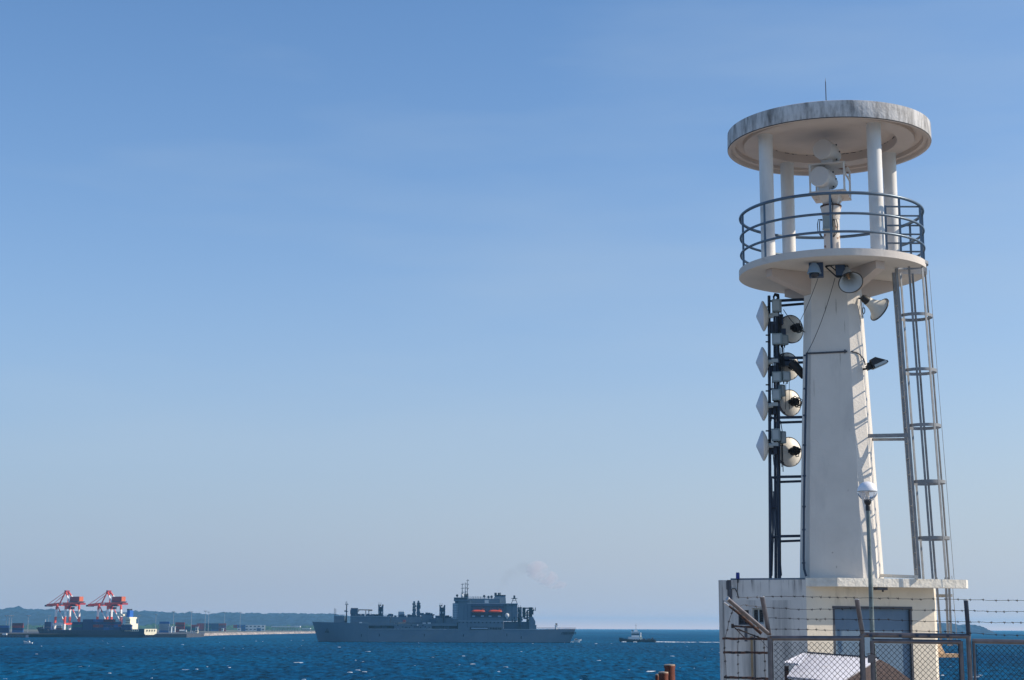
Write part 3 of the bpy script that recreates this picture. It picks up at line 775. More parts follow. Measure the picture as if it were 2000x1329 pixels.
for px in (921, 924, 928, 933, 938): b.tube((X(px), YS+6, Z(1169)), (X(px), YS+6, Z(1164.5)), .12, 5)
b.build('whip_antennas', navd, t)
# aft radar frame
b = MB()
for dx in (-2.2, 2.2):
    for dy in (-1.5, 1.5): b.bar((X(1004.5)+dx, YS+16+dy, Z(1178.3)), (X(1004.5)+dx*.3, YS+16+dy*.3, Z(1167)), .35)
b.box((X(1004.5), YS+16, Z(1172.5)), (3.0, 2.2, .3)); b.box((X(1004.5), YS+16, Z(1168)), (4.6, 3, .4)); b.box((X(1004.5), YS+16, Z(1166)), (1.4, 1.4, 2.4)); b.sphere((X(1004.5), YS+16, Z(1163.8)), .8, 8)
b.build('radar_tower', navd, t)
b = MB(); b.sphere((X(990), YS+1.0, Z(1202)), 1.7, 10, (1, .6, 1)); b.box((X(990.5), YS+1.5, Z(1205)), (1, 1, 2.4)); b.build('satellite_dome', whm, t)
for c_, d_ in (((X(950), YS+2.9, Z(1175)), (3, .3, 2.3)), ((X(969.5), YS+6.8, Z(1175.5)), (.8, .8, 2.2)), ((X(992), YS+1.9, Z(1180)), (.8, .4, 1.5))): MB().box(c_, d_).build('white_locker', whm, t)
# aft cargo gear
sbox('aft_deckhouse', 983.5, 1040, 1214, 1229.2, 4.0, m=nav2)
b = MB(); yv0, yv1 = YS+.1, YS+4.5
prof = [(1033.5, 1229.2), (1033.5, 1205.5), (1041, 1204.5), (1045.6, 1213.5), (1045.6, 1220.5), (1047.8, 1220.5), (1047.8, 1229.2)]
vs = [(X(a_), yv0, Z(c_)) for a_, c_ in prof] + [(X(a_), yv1, Z(c_)) for a_, c_ in prof]; n = len(prof)
b.add(vs, [tuple(range(n)), tuple(range(2*n-1, n-1, -1))] + [(i, n+i, n+(i+1) % n, (i+1) % n) for i in range(n)]); b.build('side_buttress', nav, t)
b = MB()
for (px, w_, yt, yb) in ((1013, 1.6, 1187, 1229), (1017, 1.2, 1187, 1229), (1023.5, 2.4, 1186, 1206), (1030, 1.3, 1192, 1210), (1036.5, 2.6, 1185.5, 1207), (1041, .9, 1190, 1200), (1046, .5, 1186, 1193)):
    b.box((X(px), YS+6+rnd.random()*6, (Z(yt)+Z(yb))/2), (w_, 2, Z(yt)-Z(yb)))
for (x0, x1, y) in ((1012, 1019, 1187), (1022, 1042, 1187.5), (1030, 1044, 1191.5), (1021, 1034, 1201), (1032, 1042, 1197)): b.box(((X(x0)+X(x1))/2, YS+8, Z(y)), (X(x1)-X(x0), 3, .9))
b.bar((X(1037), YS+8, Z(1197)), (X(1043.5), YS+8, Z(1189)), .5); b.bar((X(1024), YS+8, Z(1203)), (X(1030), YS+8, Z(1192)), .5)
for i in range(26): b.box((X(rnd.uniform(988, 1036)), YS+rnd.uniform(2.0, 3.6), Z(rnd.uniform(1203, 1213))), (rnd.uniform(.6, 2.2), .6, rnd.uniform(.5, 1.8)))
b.build('aft_cargo_gear', navd, t)
# kingposts
for (c0, c1, yt, nm) in ((737.3, 747.4, 1184, 0), (857.4, 868.8, 1184.5, 0), (1011.5, 1019, 1188, 0)):
    b = MB()
    b.box(((X(c0)+X(c0+3))/2, YS+5, (Z(yt)+Z(1206))/2), (X(c0+3)-X(c0), 3, Z(yt)-Z(1206)))
    b.box(((X(c1-3.6)+X(c1))/2, YS+3, (Z(yt)+Z(1229))/2), (X(c1-3.6)-X(c1), 3, Z(yt)-Z(1229)))
    b.box(((X(c0+3)+X(c1-3.6))/2, YS+5.5, (Z(yt+2)+Z(1222))/2), (X(c1-3.6)-X(c0+3), 2, Z(yt+2)-Z(1222)))
    b.build('kingpost', navd if nm else nav2, t)
    b = MB(); b.box((X(c1-3.0), YS+1.4, (Z(yt+3)+Z(1228))/2), (.8, .4, Z(yt+3)-Z(1228)))
    for q in (c0+1, c0+4.4, c1-1.2): b.sphere((X(q), YS+4, Z(yt)+.5), .6, 8)
    b.tube((X(c0+1), YS+5, Z(yt)), (X(c0+1), YS+5, Z(yt-7)), .12, 5); b.tube((X(c0+5), YS+5, Z(yt)), (X(c0+5), YS+5, Z(yt-6.5)), .12, 5)
    b.build('kingpost_gear', navd, t)
    b = MB(); b.box((X(c0+7.4), YS+1.1, Z(1197)), (.8, .4, 1.2)); b.box((X(c0+1.6), YS+3.4, Z(1197)), (.6, .3, 1.6)); b.build('floodlight', whm, t)
for (c, yt, yb, w_, mm) in ((807.4, 1178, 1206, 3.3, buff), (815.8, 1177, 1219, 3.6, nav2)):
    b = MB(); z_ = Z(yb)
    for i in range(7):
        zz0 = Z(yb) + (Z(yt)-Z(yb))*i/7; zz1 = Z(yb)+(Z(yt)-Z(yb))*(i+1)/7
        b.box((X(c)+rnd.uniform(-.3, .3), YS+6, (zz0+zz1)/2), (w_*(.8 if i % 2 else .62), 2, zz1-zz0))
    b.sphere((X(c), YS+6, Z(yt)+.7), .8, 8); b.build('fueling_mast', nav2, t)
    b = MB()
    for i in range(4): b.box((X(c)+.4, YS+4.8, Z(yt+2+i*3)), (w_*.8, .4, .35))
    b.build('mast_hoses', buff if mm is buff else navd, t)
# foremast
b = MB(); b.tube((X(673), YS+12, Z(1217)), (X(673), YS+12, Z(1181)), .55, 8, .4); b.tube((X(673), YS+12, Z(1181)), (X(673), YS+12, Z(1174)), .16, 6)
b.box((X(673), YS+12, Z(1181.5)), (2.8, .4, .3)); b.box((X(671.2), YS+12, Z(1178.5)), (.3, .3, 2)); b.box((X(674.8), YS+12, Z(1180)), (.3, .3, 1.2)); b.box((X(672.6), YS+12, Z(1195)), (2.8, 1.6, .4)); b.box((X(670.3), YS+12, Z(1194)), (1.3, .4, .8))
b.build('foremast', navd, t)
b = MB()
for px in (649.6, 651.2, 652.8): b.tube((X(px), YS+9, Z(1204.2)), (X(px), YS+9, Z(1189+px*.3-195)), .12, 5)
b.build('bow_antennas', navd, t)
b = MB(); b.box((X(687), YS+12, (Z(1206)+Z(1197))/2), (4, 3, Z(1197)-Z(1206))); b.box((X(688.5), YS+12, Z(1194)), (5.2, 3.5, 4.4)); b.box((X(684), YS+12, Z(1196)), (2.6, 3, 3.6)); b.build('crane_cab', nav2, t)
b = MB(); b.bar((X(690), YS+12, Z(1191.5)), (X(722), YS+12, Z(1192)), .7, .9); b.bar((X(692), YS+12, Z(1200)), (X(698), YS+12, Z(1192.5)), .6); b.box((X(720), YS+12, Z(1192.6)), (3.2, 1, 1.2))
for px in (688, 691.5): b.sphere((X(px), YS+12, Z(1189.5)), .6, 8)
b.build('crane_boom', buff, t)
b = MB(); b.box((X(711), YS+12, Z(1198)), (.5, .5, Z(1192)-Z(1204.5))); b.box((X(717), YS+12, Z(1198)), (.5, .5, Z(1192)-Z(1204.5))); b.box((X(721.5), YS+12, Z(1199.5)), (.2, .2, 2.0)); b.build('boom_rest', navd, t)
b = MB(); b.box((X(733), YS+8, Z(1202.8)), (X(737)-X(729), 4, 1.8)); b.build('winch_house', navd, t)
b = MB(); b.loft([[(X(775.5), YS+10, Z(1206)), (X(787.5), YS+10, Z(1206)), (X(787.5), YS+16, Z(1206)), (X(775.5), YS+16, Z(1206))],
                  [(X(775.5), YS+10, Z(1195.5)), (X(787.5), YS+10, Z(1195.5)), (X(787.5), YS+16, Z(1195.5)), (X(775.5), YS+16, Z(1195.5))],
                  [(X(777), YS+11, Z(1193.6)), (X(786), YS+11, Z(1193.6)), (X(786), YS+15, Z(1193.6)), (X(777), YS+15, Z(1193.6))]]); b.build('rounded_locker', navl, t)
b = MB(); b.box((X(704), YS+.9, Z(1217)), (2.0, .5, .8)); b.box((X(828), YS+1.5, Z(1217.6)), (2.4, .6, .8)); b.box((X(838), YS+1.2, Z(1217.4)), (2.4, .6, 1.0)); b.sphere((X(815.5), YS-.2, Z(1221.7)), .6, 8); b.box((X(869), YS-.2, Z(1229.3)), (1.8, .4, .5)); b.build('life_raft', whm, t)
b = MB(); b.loft([[(X(776), YS+1.6, Z(1218)), (X(791), YS+1.6, Z(1218)), (X(791), YS+3, Z(1218)), (X(776), YS+3, Z(1218))], [(X(778), YS+1.5, Z(1216.9)), (X(792), YS+1.5, Z(1216.9)), (X(792), YS+3, Z(1216.9)), (X(778), YS+3, Z(1216.9))]]); b.build('workboat', buff, t)
b = MB(); b.box((X(789), YS+1.4, Z(1213.5)), (2, .6, 1.6)); b.build('red_drum', mat('muted_red', (.35, .10, .09), .6), t)
# stern: light tower, name letters
b = MB(); b.tube((X(1086.5), YS+10, Z(1228.5)), (X(1086.5), YS+10, Z(1221)), .9, 8, .6); b.box((X(1087), YS+10, Z(1222)), (2.6, 1.4, .5)); b.build('flight_deck_light', whm, t)
b = MB(); b.tube((X(1086.5), YS+10, Z(1221)), (X(1086.5), YS+10, Z(1216.5)), .5, 8, .3); b.box((X(1087.5), YS+10, Z(1219)), (1.4, .8, 1.6)); b.build('signal_lantern', buff, t)
b = MB(); xx = X(1093.5)
for w_ in [.9, .9, .9, .9, .9, .35, .9, .9, .9, .5]:
    k_ = rnd.random()
    b.box((xx, YS+1.4, Z(1236.2)), (.3, .6, 1.9)); 
    for dz in ((.8, -.8) if k_ > .5 else (.8, 0)): b.box((xx+w_*.45, YS+1.4, Z(1236.2)+dz), (w_*.5, .58, .3))
    if k_ > .3: b.box((xx+w_*.8, YS+1.4, Z(1236.2)+(.0 if k_ > .6 else .4)), (.28, .62, 1.9 if k_ > .6 else 1.0))
    xx += w_+.45
b.build('hull_letters', navd, t)
b = MB(); b.lathe([(1.0, 0), (1.3, 0), (1.3, .4), (1.0, .4)], 14, (X(1119.5), YS+2.3, Z(1236.5)), (0, 1, 0), closed=True); b.build('hawse_ring', navl, t)

# ===== moored container ship
YM = 1650.0
X, Z = ship_frame(YM)
ym = YM+11
chm = mat('ship_black_hull', (.012, .018, .05), .5, var=.15, scale=.05); chm2 = mat('ship_boot', (.012, .014, .03), .6); chdeck = mat('ship_deck_side', (.03, .04, .08), .6)
crm = mat('ship_cream', (.90, .80, .58), .5, var=.05, scale=.2); blu = mat('ship_funnel_blue', (.02, .12, .45), .5)
t = thing('container_ship', (X(175), ym, 0), 'dark hulled container ship moored below the cranes', 'ship')
def zz(py, px=170): return W(px, py, YM).z
st = [(X(51.5), zz(1226.8), X(62), .3, .2), (X(60), zz(1227.3), X(68), 5, 2.5), (X(75), zz(1228.5), X(80), 9.5, 8), (X(92), zz(1232.3), X(92), 11, 11), (X(250), zz(1233.2), X(250), 11, 11), (X(289), zz(1233.2), X(286), 10.5, 9)]
side_hull(st, ym, 22, 'hull', [chm, chm2], t, stripe=zz(1240))
st = [(X(289), zz(1228.6), X(286), 10.6, 9), (X(296), zz(1228.4), X(292), 10.9, 8), (X(300.5), zz(1228.4), X(294), 10.9, 6)]
side_hull(st, ym, 22, 'stern', [chm, chm2], t, stripe=zz(1240))
b = MB(); x_ = X(300.6)
b.add([(x_, ym-10.8, zz(1228.3)), (x_, ym+10.8, zz(1228.3)), (x_-.3, ym+10.6, zz(1237)), (x_-1.2, ym+7, zz(1240)), (x_-1.2, ym-7, zz(1240)), (x_-.3, ym-10.6, zz(1237)),
       (x_+.25, ym-10.8, zz(1228.3)), (x_+.25, ym+10.8, zz(1228.3)), (x_-.05, ym+10.6, zz(1237)), (x_-.95, ym+7, zz(1240)), (x_-.95, ym-7, zz(1240)), (x_-.05, ym-10.6, zz(1237))],
      [(0, 1, 2, 3, 4, 5), (11, 10, 9, 8, 7, 6)] + [(i, (i+1) % 6, 6+(i+1) % 6, 6+i) for i in range(6)])
b.build('transom', crm, t)
for i in range(4): MB().box((x_+.3, ym-6.5+i*4.3, zz(1231.5)), (.3, 1.5, 1.6)).build('mooring_port', navd, t)
b = MB(); b.box(((X(93)+X(249))/2, ym, zz(1232.0)), (X(249)-X(93), 20, 1.4))
for i in range(26): b.box((X(94+i*6), ym-10.9, zz(1234.6)), (.5, .4, 1.6))
b.build('hatch_coaming', chdeck, t)
def mbox(name, x0, x1, y0, y1, m, ins=2.0, par=None):
    q = MB(); q.box(((X(x0)+X(x1))/2, ym, (zz(y0)+zz(y1))/2), (X(x1)-X(x0), 22-2*ins, zz(y0)-zz(y1))); return q.build(name, m, par or t)
mbox('deckhouse', 252, 265.5, 1218, 1233, crm, 5); mbox('deckhouse', 253, 262.5, 1208.5, 1218, crm, 6); mbox('deckhouse', 252.5, 262.5, 1205.5, 1208.5, crm, 4.5)
mbox('funnel', 252.5, 258.5, 1192.5, 1205.4, blu, 8); mbox('funnel_cap', 252, 256, 1189.5, 1192.5, navd, 8)
mbox('stair_block', 248, 251, 1198, 1211, whm, 8); mbox('forward_bridge', 233, 239.5, 1199.5, 1203.5, crm, 6)
mbox('poop_house', 268, 289, 1228.8, 1233.2, crm, 3)
b = MB()
for i in range(5): b.box((X(270+i*4.2), ym-8.1, zz(1231)), (1.0, .3, 1.2))
for y_ in (1212, 1216, 1221, 1225, 1229):
    for i in range(4): b.box((X(254.5+i*2.4), ym-(6.05 if y_ > 1218 else 5.05), zz(y_)), (.7, .35, .7))
b.build('cabin_windows', M['frame'], t)
b = MB()
for (px, a_, c_) in ((246, 1205, 1226), (248.5, 1203, 1232), (244, 1213, 1232), (242, 1209, 1232)): b.box((X(px), ym-7, (zz(a_)+zz(c_))/2), (.5, .5, zz(a_)-zz(c_)))
for y_ in (1206, 1213, 1220, 1226): b.box((X(246), ym-7, zz(y_)), (4.6, .5, .4))
b.bar((X(241), ym-7, zz(1196)), (X(250), ym-7, zz(1203)), .4); b.build('ladder_frame', mastm, t)
b = MB(); b.box((X(245), ym-8, zz(1222)), (3.2, 2, 2.2)); b.build('rescue_boat', CM['red'], t)
mbox('forecastle_house', 72.5, 78.5, 1222.5, 1229, crm, 6)
b = MB(); b.tube((X(70), ym, zz(1228)), (X(70), ym, zz(1210)), .5, 8, .25); b.box((X(70), ym, zz(1218)), (2, .5, .3)); b.build('foremast', whm, t)
b = MB()
for i in range(3): b.box((X(58+i*4), ym, zz(1226.5)), (1.4, 3, 1.2))
b.build('windlass', M['frame'], t)
mbox('bow_bulwark', 57, 71, 1226.6, 1228.6, chdeck, 6)
# its deck cargo
G2 = 'containers carried on the moored ship'
TSY = R(-22); TSX = 1.08
def ship_tf(x, y):
    dx, dy = (x-t.location.x)*TSX, y-t.location.y
    return t.location.x + dx*math.cos(TSY) - dy*math.sin(TSY), t.location.y + dx*math.sin(TSY) + dy*math.cos(TSY)
def deck_cargo(px0, cols, where, L=12.2):
    for c, col_ in enumerate(cols):
        for k_, colr in enumerate(col_):
            if colr is None: continue
            container(colr, (*ship_tf(X(px0)+(c+.5)*(L+.3)*.95, ym-7.5), zz(1231.8)+.6+k_*2.63), TSY, L,
                      f"{colr} container, {ORD[k_]} tier, {NTH[c]} column {where}", G2)
deck_cargo(80, [['navy', 'navy', 'navy']], 'on the foredeck of the moored ship', 8)
deck_cargo(141, [['navy', 'teal', 'navy'], ['navy', 'navy', 'navy', 'navy'], ['navy', 'red', 'navy', 'blue'], ['blue', 'navy', 'navy', 'maroon']], 'of ship cargo between the cranes')
deck_cargo(201, [['navy', 'navy', 'navy', 'maroon'], ['navy', 'blue', 'navy'], ['navy', 'navy']], 'of ship cargo ahead of the deckhouse')

t.rotation_euler = (0, 0, TSY); t.scale = (TSX, 1, 1)
# ===== small cream vessel, barge
def hull_simple(t, x0, x1, yc_, hb, z1, mats, zk=-.6, bowleft=True, name='hull', fr=.16, sheer=.3):
    loops = []
    n = 12
    for i in range(n+1):
        u = i/n; uu = u if bowleft else 1-u
        w_ = hb*min(1, (uu/fr))**.6 if uu < fr else hb*(1-.12*max(0, uu-.85)/.15)
        w_ = max(.05, w_); zt_ = z1 + sheer*(1-uu)**2*3
        x = x0+(x1-x0)*u; off = (0.0 if uu > fr else (fr-uu)/fr*(x1-x0)*.05)*(1 if bowleft else -1)
        loops.append([(x, yc_-w_, zt_), (x, yc_+w_, zt_), (x+off, yc_+w_*.8, zk), (x+off, yc_-w_*.8, zk)])
    return MB().loft(loops).build(name, mats, t)
p0 = S(379, 1243.5)
mpp = p0.y/3200
t = thing('service_vessel', (p0.x, p0.y, 0), 'small cream service vessel moored at the end of the quay', 'boat')
hull_simple(t, p0.x-11*mpp, p0.x+11*mpp, p0.y, 3.0, 2.0, crm, bowleft=True)
MB().box((p0.x+5*mpp, p0.y, 4.2), (5*mpp, 4, 5)).build('wheelhouse', crm, t)
MB().box((p0.x+5*mpp, p0.y-2.05, 5.6), (4*mpp, .2, 1.0)).build('window', M['frame'], t)
q = MB()
for dx in (-7, -3, 1, 8): q.box((p0.x+dx*mpp, p0.y, 4.2), (.6, .6, 4.5))
q.build('mast', whm, t)
# dark barge along the left quay
t = thing('quay_pontoon', (W(25, 1245, 1600).x, 1600, 0), 'low dark pontoon ahead of the container ship bow', 'pontoon')
xb = W(25, 1245, 1600).x
MB().box((xb-4, 1600, 1.1), (36, 9, 2.4)).build('deck', chdeck, t)
q = MB()
for i in range(12): q.tube((xb-20+i*3, 1595.3, .5), (xb-20+i*3, 1595.3, 1.9), .7, 8)
q.build('fender_row', M['black'], t)
MB().box((xb-8, 1600, 3.1), (4, 3, 1.6)).build('hut', whm, t)

# ===== white motor boat
p0 = S(54.5, 1257.6)
t = thing('motor_boat', (p0.x, p0.y, 0), 'small white motor boat in front of the container ship', 'boat')
hull_simple(t, p0.x-2.9, p0.x+2.9, p0.y, 1.1, .85, whm, zk=-.4, bowleft=True, fr=.4)
MB().loft([[(p0.x-.9, p0.y-.7, .9), (p0.x+1.2, p0.y-.7, .9), (p0.x+1.2, p0.y+.7, .9), (p0.x-.9, p0.y+.7, .9)], [(p0.x-.4, p0.y-.6, 1.7), (p0.x+1.0, p0.y-.6, 1.7), (p0.x+1.0, p0.y+.6, 1.7), (p0.x-.4, p0.y+.6, 1.7)]]).build('cabin', whm, t)
MB().box((p0.x+.3, p0.y-.72, 1.3), (1.1, .1, .35)).build('window', M['frame'], t)
MB().tube((p0.x+.6, p0.y, 1.7), (p0.x+.6, p0.y, 2.5), .05, 6).build('mast', whm, t)

# ===== tug
p0 = S(1245, 1254.6); YT = p0.y
X, Z = ship_frame(YT)
def Zt(py): return W(1245, py, YT).z
t = thing('tugboat', (p0.x, YT, 0), 'tugboat with dark hull and white wheelhouse trailing a foam wake', 'tugboat')
tugh = mat('tug_hull', (.006, .010, .028), .6, var=.2, scale=.3)
loops = []
for px, zt_, hb, zk_ in ((1208.5, 1245.5, .3, .5), (1211, 1246, 2.4, -.5), (1217, 1247.5, 4.2, -.8), (1228, 1248.8, 5, -.8), (1245, 1250.2, 5, -.8), (1265, 1250.3, 4.9, -.8), (1276, 1249.6, 4.5, -.6), (1280, 1249.5, 3.6, .4)):
    loops.append([(X(px), YT-hb, Zt(zt_)), (X(px), YT+hb, Zt(zt_)), (X(px)+(.8 if px < 1215 else 0), YT+hb*.85, zk_), (X(px)+(.8 if px < 1215 else 0), YT-hb*.85, zk_)])
MB().loft(loops).build('hull', tugh, t)
q = MB()
for i in range(15):
    px = 1210+i*4.7; q.lathe([(.35, -.25), (.75, -.25), (.75, .25), (.35, .25)], 10, (X(px), YT-4.7 if i > 1 else YT-3, Zt(1250.6)), (0, 1, 0), closed=True)
q.build('tyre_fenders', M['black'], t)
def tb(name, x0, x1, y0, y1, m, hb=3):
    return MB().box(((X(x0)+X(x1))/2, YT, (Zt(y0)+Zt(y1))/2), (X(x1)-X(x0), hb*2, Zt(y0)-Zt(y1))).build(name, m, t)
tugw = mat('tug_white', (.70, .72, .72), .5, var=.05)
tb('lower_cabin', 1227, 1249, 1244.3, 1250, tugw, 3.2)
tb('wheelhouse', 1233.5, 1247.5, 1235, 1244.4, tugw, 2.6)
q = MB(); q.box(((X(1233.2)+X(1247.8))/2, YT, Zt(1239.2)), (X(1247.8)-X(1233.2), 5.35, 1.25)); q.build('wheelhouse_windows', M['glassdark'], t)
tb('wheelhouse_roof', 1232, 1248.5, 1233.8, 1235, tugw, 3.0)
tb('top_box', 1238.5, 1245, 1231.5, 1233.8, tugw, 1.4)
q = MB(); q.tube((X(1242.2), YT, Zt(1233)), (X(1242.2), YT, Zt(1218)), .22, 6, .1); q.box((X(1242.2), YT, Zt(1222)), (1.6, .2, .15)); q.box((X(1242.2), YT, Zt(1227)), (1.2, .2, .15)); q.build('mast', mastm, t)
q = MB(); q.tube((X(1251.3), YT-1.5, Zt(1250)), (X(1251.3), YT-1.5, Zt(1236)), .35, 8); q.tube((X(1251.3), YT+1.5, Zt(1250)), (X(1251.3), YT+1.5, Zt(1236)), .35, 8); q.build('exhaust_stack', tugw, t)
q = MB(); q.tube((X(1235), YT, Zt(1235)), (X(1235), YT, Zt(1232)), .3, 8); q.sphere((X(1235), YT, Zt(1231.8)), .5, 8); q.build('searchlight', M['frame'], t)
q = MB(); q.box((X(1251), YT-2.9, Zt(1247)), (2.2, 1.0, 2.4)); q.build('cream_locker', crm, t)
q = MB()
for i in range(9): q.box((X(rnd.uniform(1255, 1277)), YT+rnd.uniform(-3, 3), Zt(1249.6)+.2), (rnd.uniform(.6, 1.6), 1, rnd.uniform(.5, 1.5)))
q.box((X(1274), YT, Zt(1248.5)), (1.4, 3, 2.4)); q.build('winch', M['frame'], t)
q = MB()
for i in range(8): q.box((X(1211+i*2.2), YT-3.2, Zt(1245.8)), (.1, .1, 1.2))
q.build('bow_rail', M['frame'], t)
mb = MB()
for i in range(150):
    u = rnd.random()**1.7
    fleck(X(1276+u*62), YT+rnd.uniform(-3, 3)*(.4+u), rnd.uniform(1.2, 3.2), rnd.uniform(.8, 2), .45*(1-u)+.15, rnd.uniform(-.3, .3))
for i in range(70): fleck(X(1330+rnd.random()*90), YT+rnd.uniform(-9, 9), rnd.uniform(1.5, 4), 1, .14, 0)
for i in range(14): fleck(X(1213+rnd.random()*8), YT-5+rnd.uniform(-1, 1), rnd.uniform(.8, 2.2), .8, .5, 0)
for i in range(5): fleck(X(1236+rnd.random()*5), YT-5.5, rnd.uniform(.8, 2.0), .8, .4, 0)
tag(mb.build('wake_foam', foam_m, loc=(X(1300), YT, 0)), 'white foam wake streaming right behind the tugboat', 'wake', kind='stuff')

# ===== launch behind the stern of the supply ship
p0 = S(1126, 1254.8); 
t = thing('pilot_launch', (p0.x, p0.y, 0), 'small white launch with raised bow astern of the grey supply ship', 'boat')
q = MB(); L_ = 8.2
tilt = Matrix.Translation(Vector((p0.x, p0.y, .5))) @ Matrix.Rotation(R(-9), 4, 'Y')
q.T = tilt
loops = []
for i in range(9):
    u = i/8; w_ = 1.3*(1-max(0, u-.5)**2*3.6); loops.append([(-L_/2+L_*u, -w_, .9+.4*u*u), (-L_/2+L_*u, w_, .9+.4*u*u), (-L_/2+L_*u, w_*.5, -.5+.8*u**3), (-L_/2+L_*u, -w_*.5, -.5+.8*u**3)])
q.loft(loops); q.build('hull', whm, t)
q = MB(); q.T = tilt; q.loft([[(-1.8, -.9, .95), (1.8, -.9, 1.0), (1.8, .9, 1.0), (-1.8, .9, .95)], [(-1.4, -.8, 2.0), (.8, -.8, 2.0), (.8, .8, 2.0), (-1.4, .8, 2.0)]]); q.build('cabin', whm, t)
q = MB(); q.T = tilt; q.box((.1, -.92, 1.5), (2.2, .12, .5)); q.build('window', M['glassdark'], t)
q = MB(); q.T = tilt; q.box((-.4, 0, 2.15), (1.6, 1.5, .25)); q.build('canopy', M['copper'], t)
mb = MB()
for i in range(12): fleck(p0.x+rnd.uniform(-6, 3), p0.y+rnd.uniform(-1.5, 1.5), rnd.uniform(.8, 2), .8, .3, 0)
tag(mb.build('bow_spray', foam_m), 'patch of white foam around the small launch', 'foam', kind='stuff')

# ===== rusty piles in the water
def pile(px0, px1, ytop, Y, label, lean=0):
    c = W((px0+px1)/2, ytop, Y); r_ = (px1-px0)/2*Y/3200*1.0
    t = thing('steel_pile', (c.x, c.y, -4), label, 'pile', 'rusty steel piles in the water')
    q = MB(); n = 18; loops = []
    for z, k_ in ((-4, 1), (c.z-1.2, 1), (c.z-.6, 1.02), (c.z-.09, .97), (c.z-.05, 1.06), (c.z, 1.07)):
        lp = []
        for i in range(n):
            a = 2*math.pi*i/n; rr_ = r_*k_*(1 + (.06 if i % 6 == 0 else 0))*(1 + .02*rnd.random())
            lp.append((c.x+rr_*math.cos(a)+lean*(z-c.z), c.y+rr_*math.sin(a), z))
        loops.append(lp)
    q.loft(loops); q.build('pile_shaft', M['pile'], t)
    q = MB(); q.lathe([(.001, .03), (r_*1.04, .02), (r_*1.08, 0), (r_*1.05, -.045), (r_*1.0, -.045)], 18, (c.x, c.y, c.z+.012)); q.build('pile_rim', M['piletop'], t)
pile(1297.5, 1317.5, 1300.3, 48, 'tallest rusty red pile with a pale rim')
pile(1286.5, 1304.5, 1315.0, 47, 'middle height rusty red pile left of the tallest')
pile(1280, 1287, 1319.5, 47.6, 'thin pale brown post at the left of the rusty piles', .05)
# ================================================================== PIER GROUND
tag(MB().prism([(-14, -12), (30, -12), (30, 40), (-14, 40)], -4, 9.0).build('pier_ground', M['concrete']), 'concrete pier top under the station', kind='structure')

# ================================================================== STATION BUILDING
TX, TY = 6.40, 31.5
C0 = Vector((TX, TY, 0))
nF, tF = az(-20), Vector((math.cos(R(20)), -math.sin(R(20)), 0)) if False else Vector((math.cos(R(-20)), math.sin(R(-20)), 0))
# nF: tower front normal, tF: its tangent to the right
zG, zS0, zS1 = 9.0, 12.07, 12.228
def on_left(s_): return C0 + nF*1.32 + tF*s_
def solve_px(p0, d, px):       # point on p0+u*d seen at picture column px (eye level)
    r_ = ray(px, 1180); k_ = r_.x/r_.y
    u = (k_*p0.y - p0.x)/(d.x - k_*d.y); return p0 + d*u
pL = solve_px(on_left(0), tF, 1412); pA = solve_px(on_left(0), tF, 1575); pS = solve_px(on_left(0), tF, 1637)
WN = 20.0
nW, tW = az(WN), Vector((math.cos(R(WN)), math.sin(R(WN)), 0))
pR = solve_px(pA, tW, 1824); pE = solve_px(pS, tW, 1889)
back = Vector((.342, .94, 0))
pR2 = pR + back*.45; pR3 = pR2 + Vector((math.sin(R(10)), math.cos(R(10)), 0))*2.6; pB = pL + back*3.4
base = (pA+pR)/2; base.z = zG
bld = thing('station_building', (base.x, base.y, zG), 'pale concrete station building with streaked grey wall and cream wall under the tower', 'building')
def wall_quad(p, q, z0, z1, th, name, m, par=bld):
    d = (q-p).normalized(); n = Vector((-d.y, d.x, 0))*th      # inwards
    return MB().prism([(p.x, p.y), (q.x, q.y), ((q+n).x, (q+n).y), ((p+n).x, (p+n).y)], z0, z1).build(name, m, par)
# left wall: with two window openings -> built from pieces
wl = (pA-pL).length; dL = (pA-pL).normalized()
def s_at(px): return (solve_px(pL, dL, px)-pL).length
zl = lambda py, px=1470: RP(px, py, pL, nF).z
cuts = [(s_at(1441), s_at(1462), zl(1221), zl(1192)), (s_at(1469), s_at(1491), zl(1219), zl(1188))]
def wall_with_holes(p, d, L_, z0, z1, holes, th, m, name):
    q = MB(); n = Vector((-d.y, d.x, 0))*th
    def piece(a, b_, c, e):
        if b_-a < 1e-3 or e-c < 1e-3: return
        P0, P1 = p+d*a, p+d*b_; q.prism([(P0.x, P0.y), (P1.x, P1.y), ((P1+n).x, (P1+n).y), ((P0+n).x, (P0+n).y)], c, e)
    xs = 0
    for (a, b_, c, e) in holes:
        piece(xs, a, z0, z1); piece(a, b_, z0, c); piece(a, b_, e, z1); xs = b_
    piece(xs, L_, z0, z1)
    return q.build(name, m, bld)
wall_with_holes(pL, dL, wl, zG, zS0-.25, cuts, .16, M['wallgrey'], 'side_wall')
wall_quad(pL, pA, zS0-.25, zS1-.03, .16, 'parapet', M['parapet'])
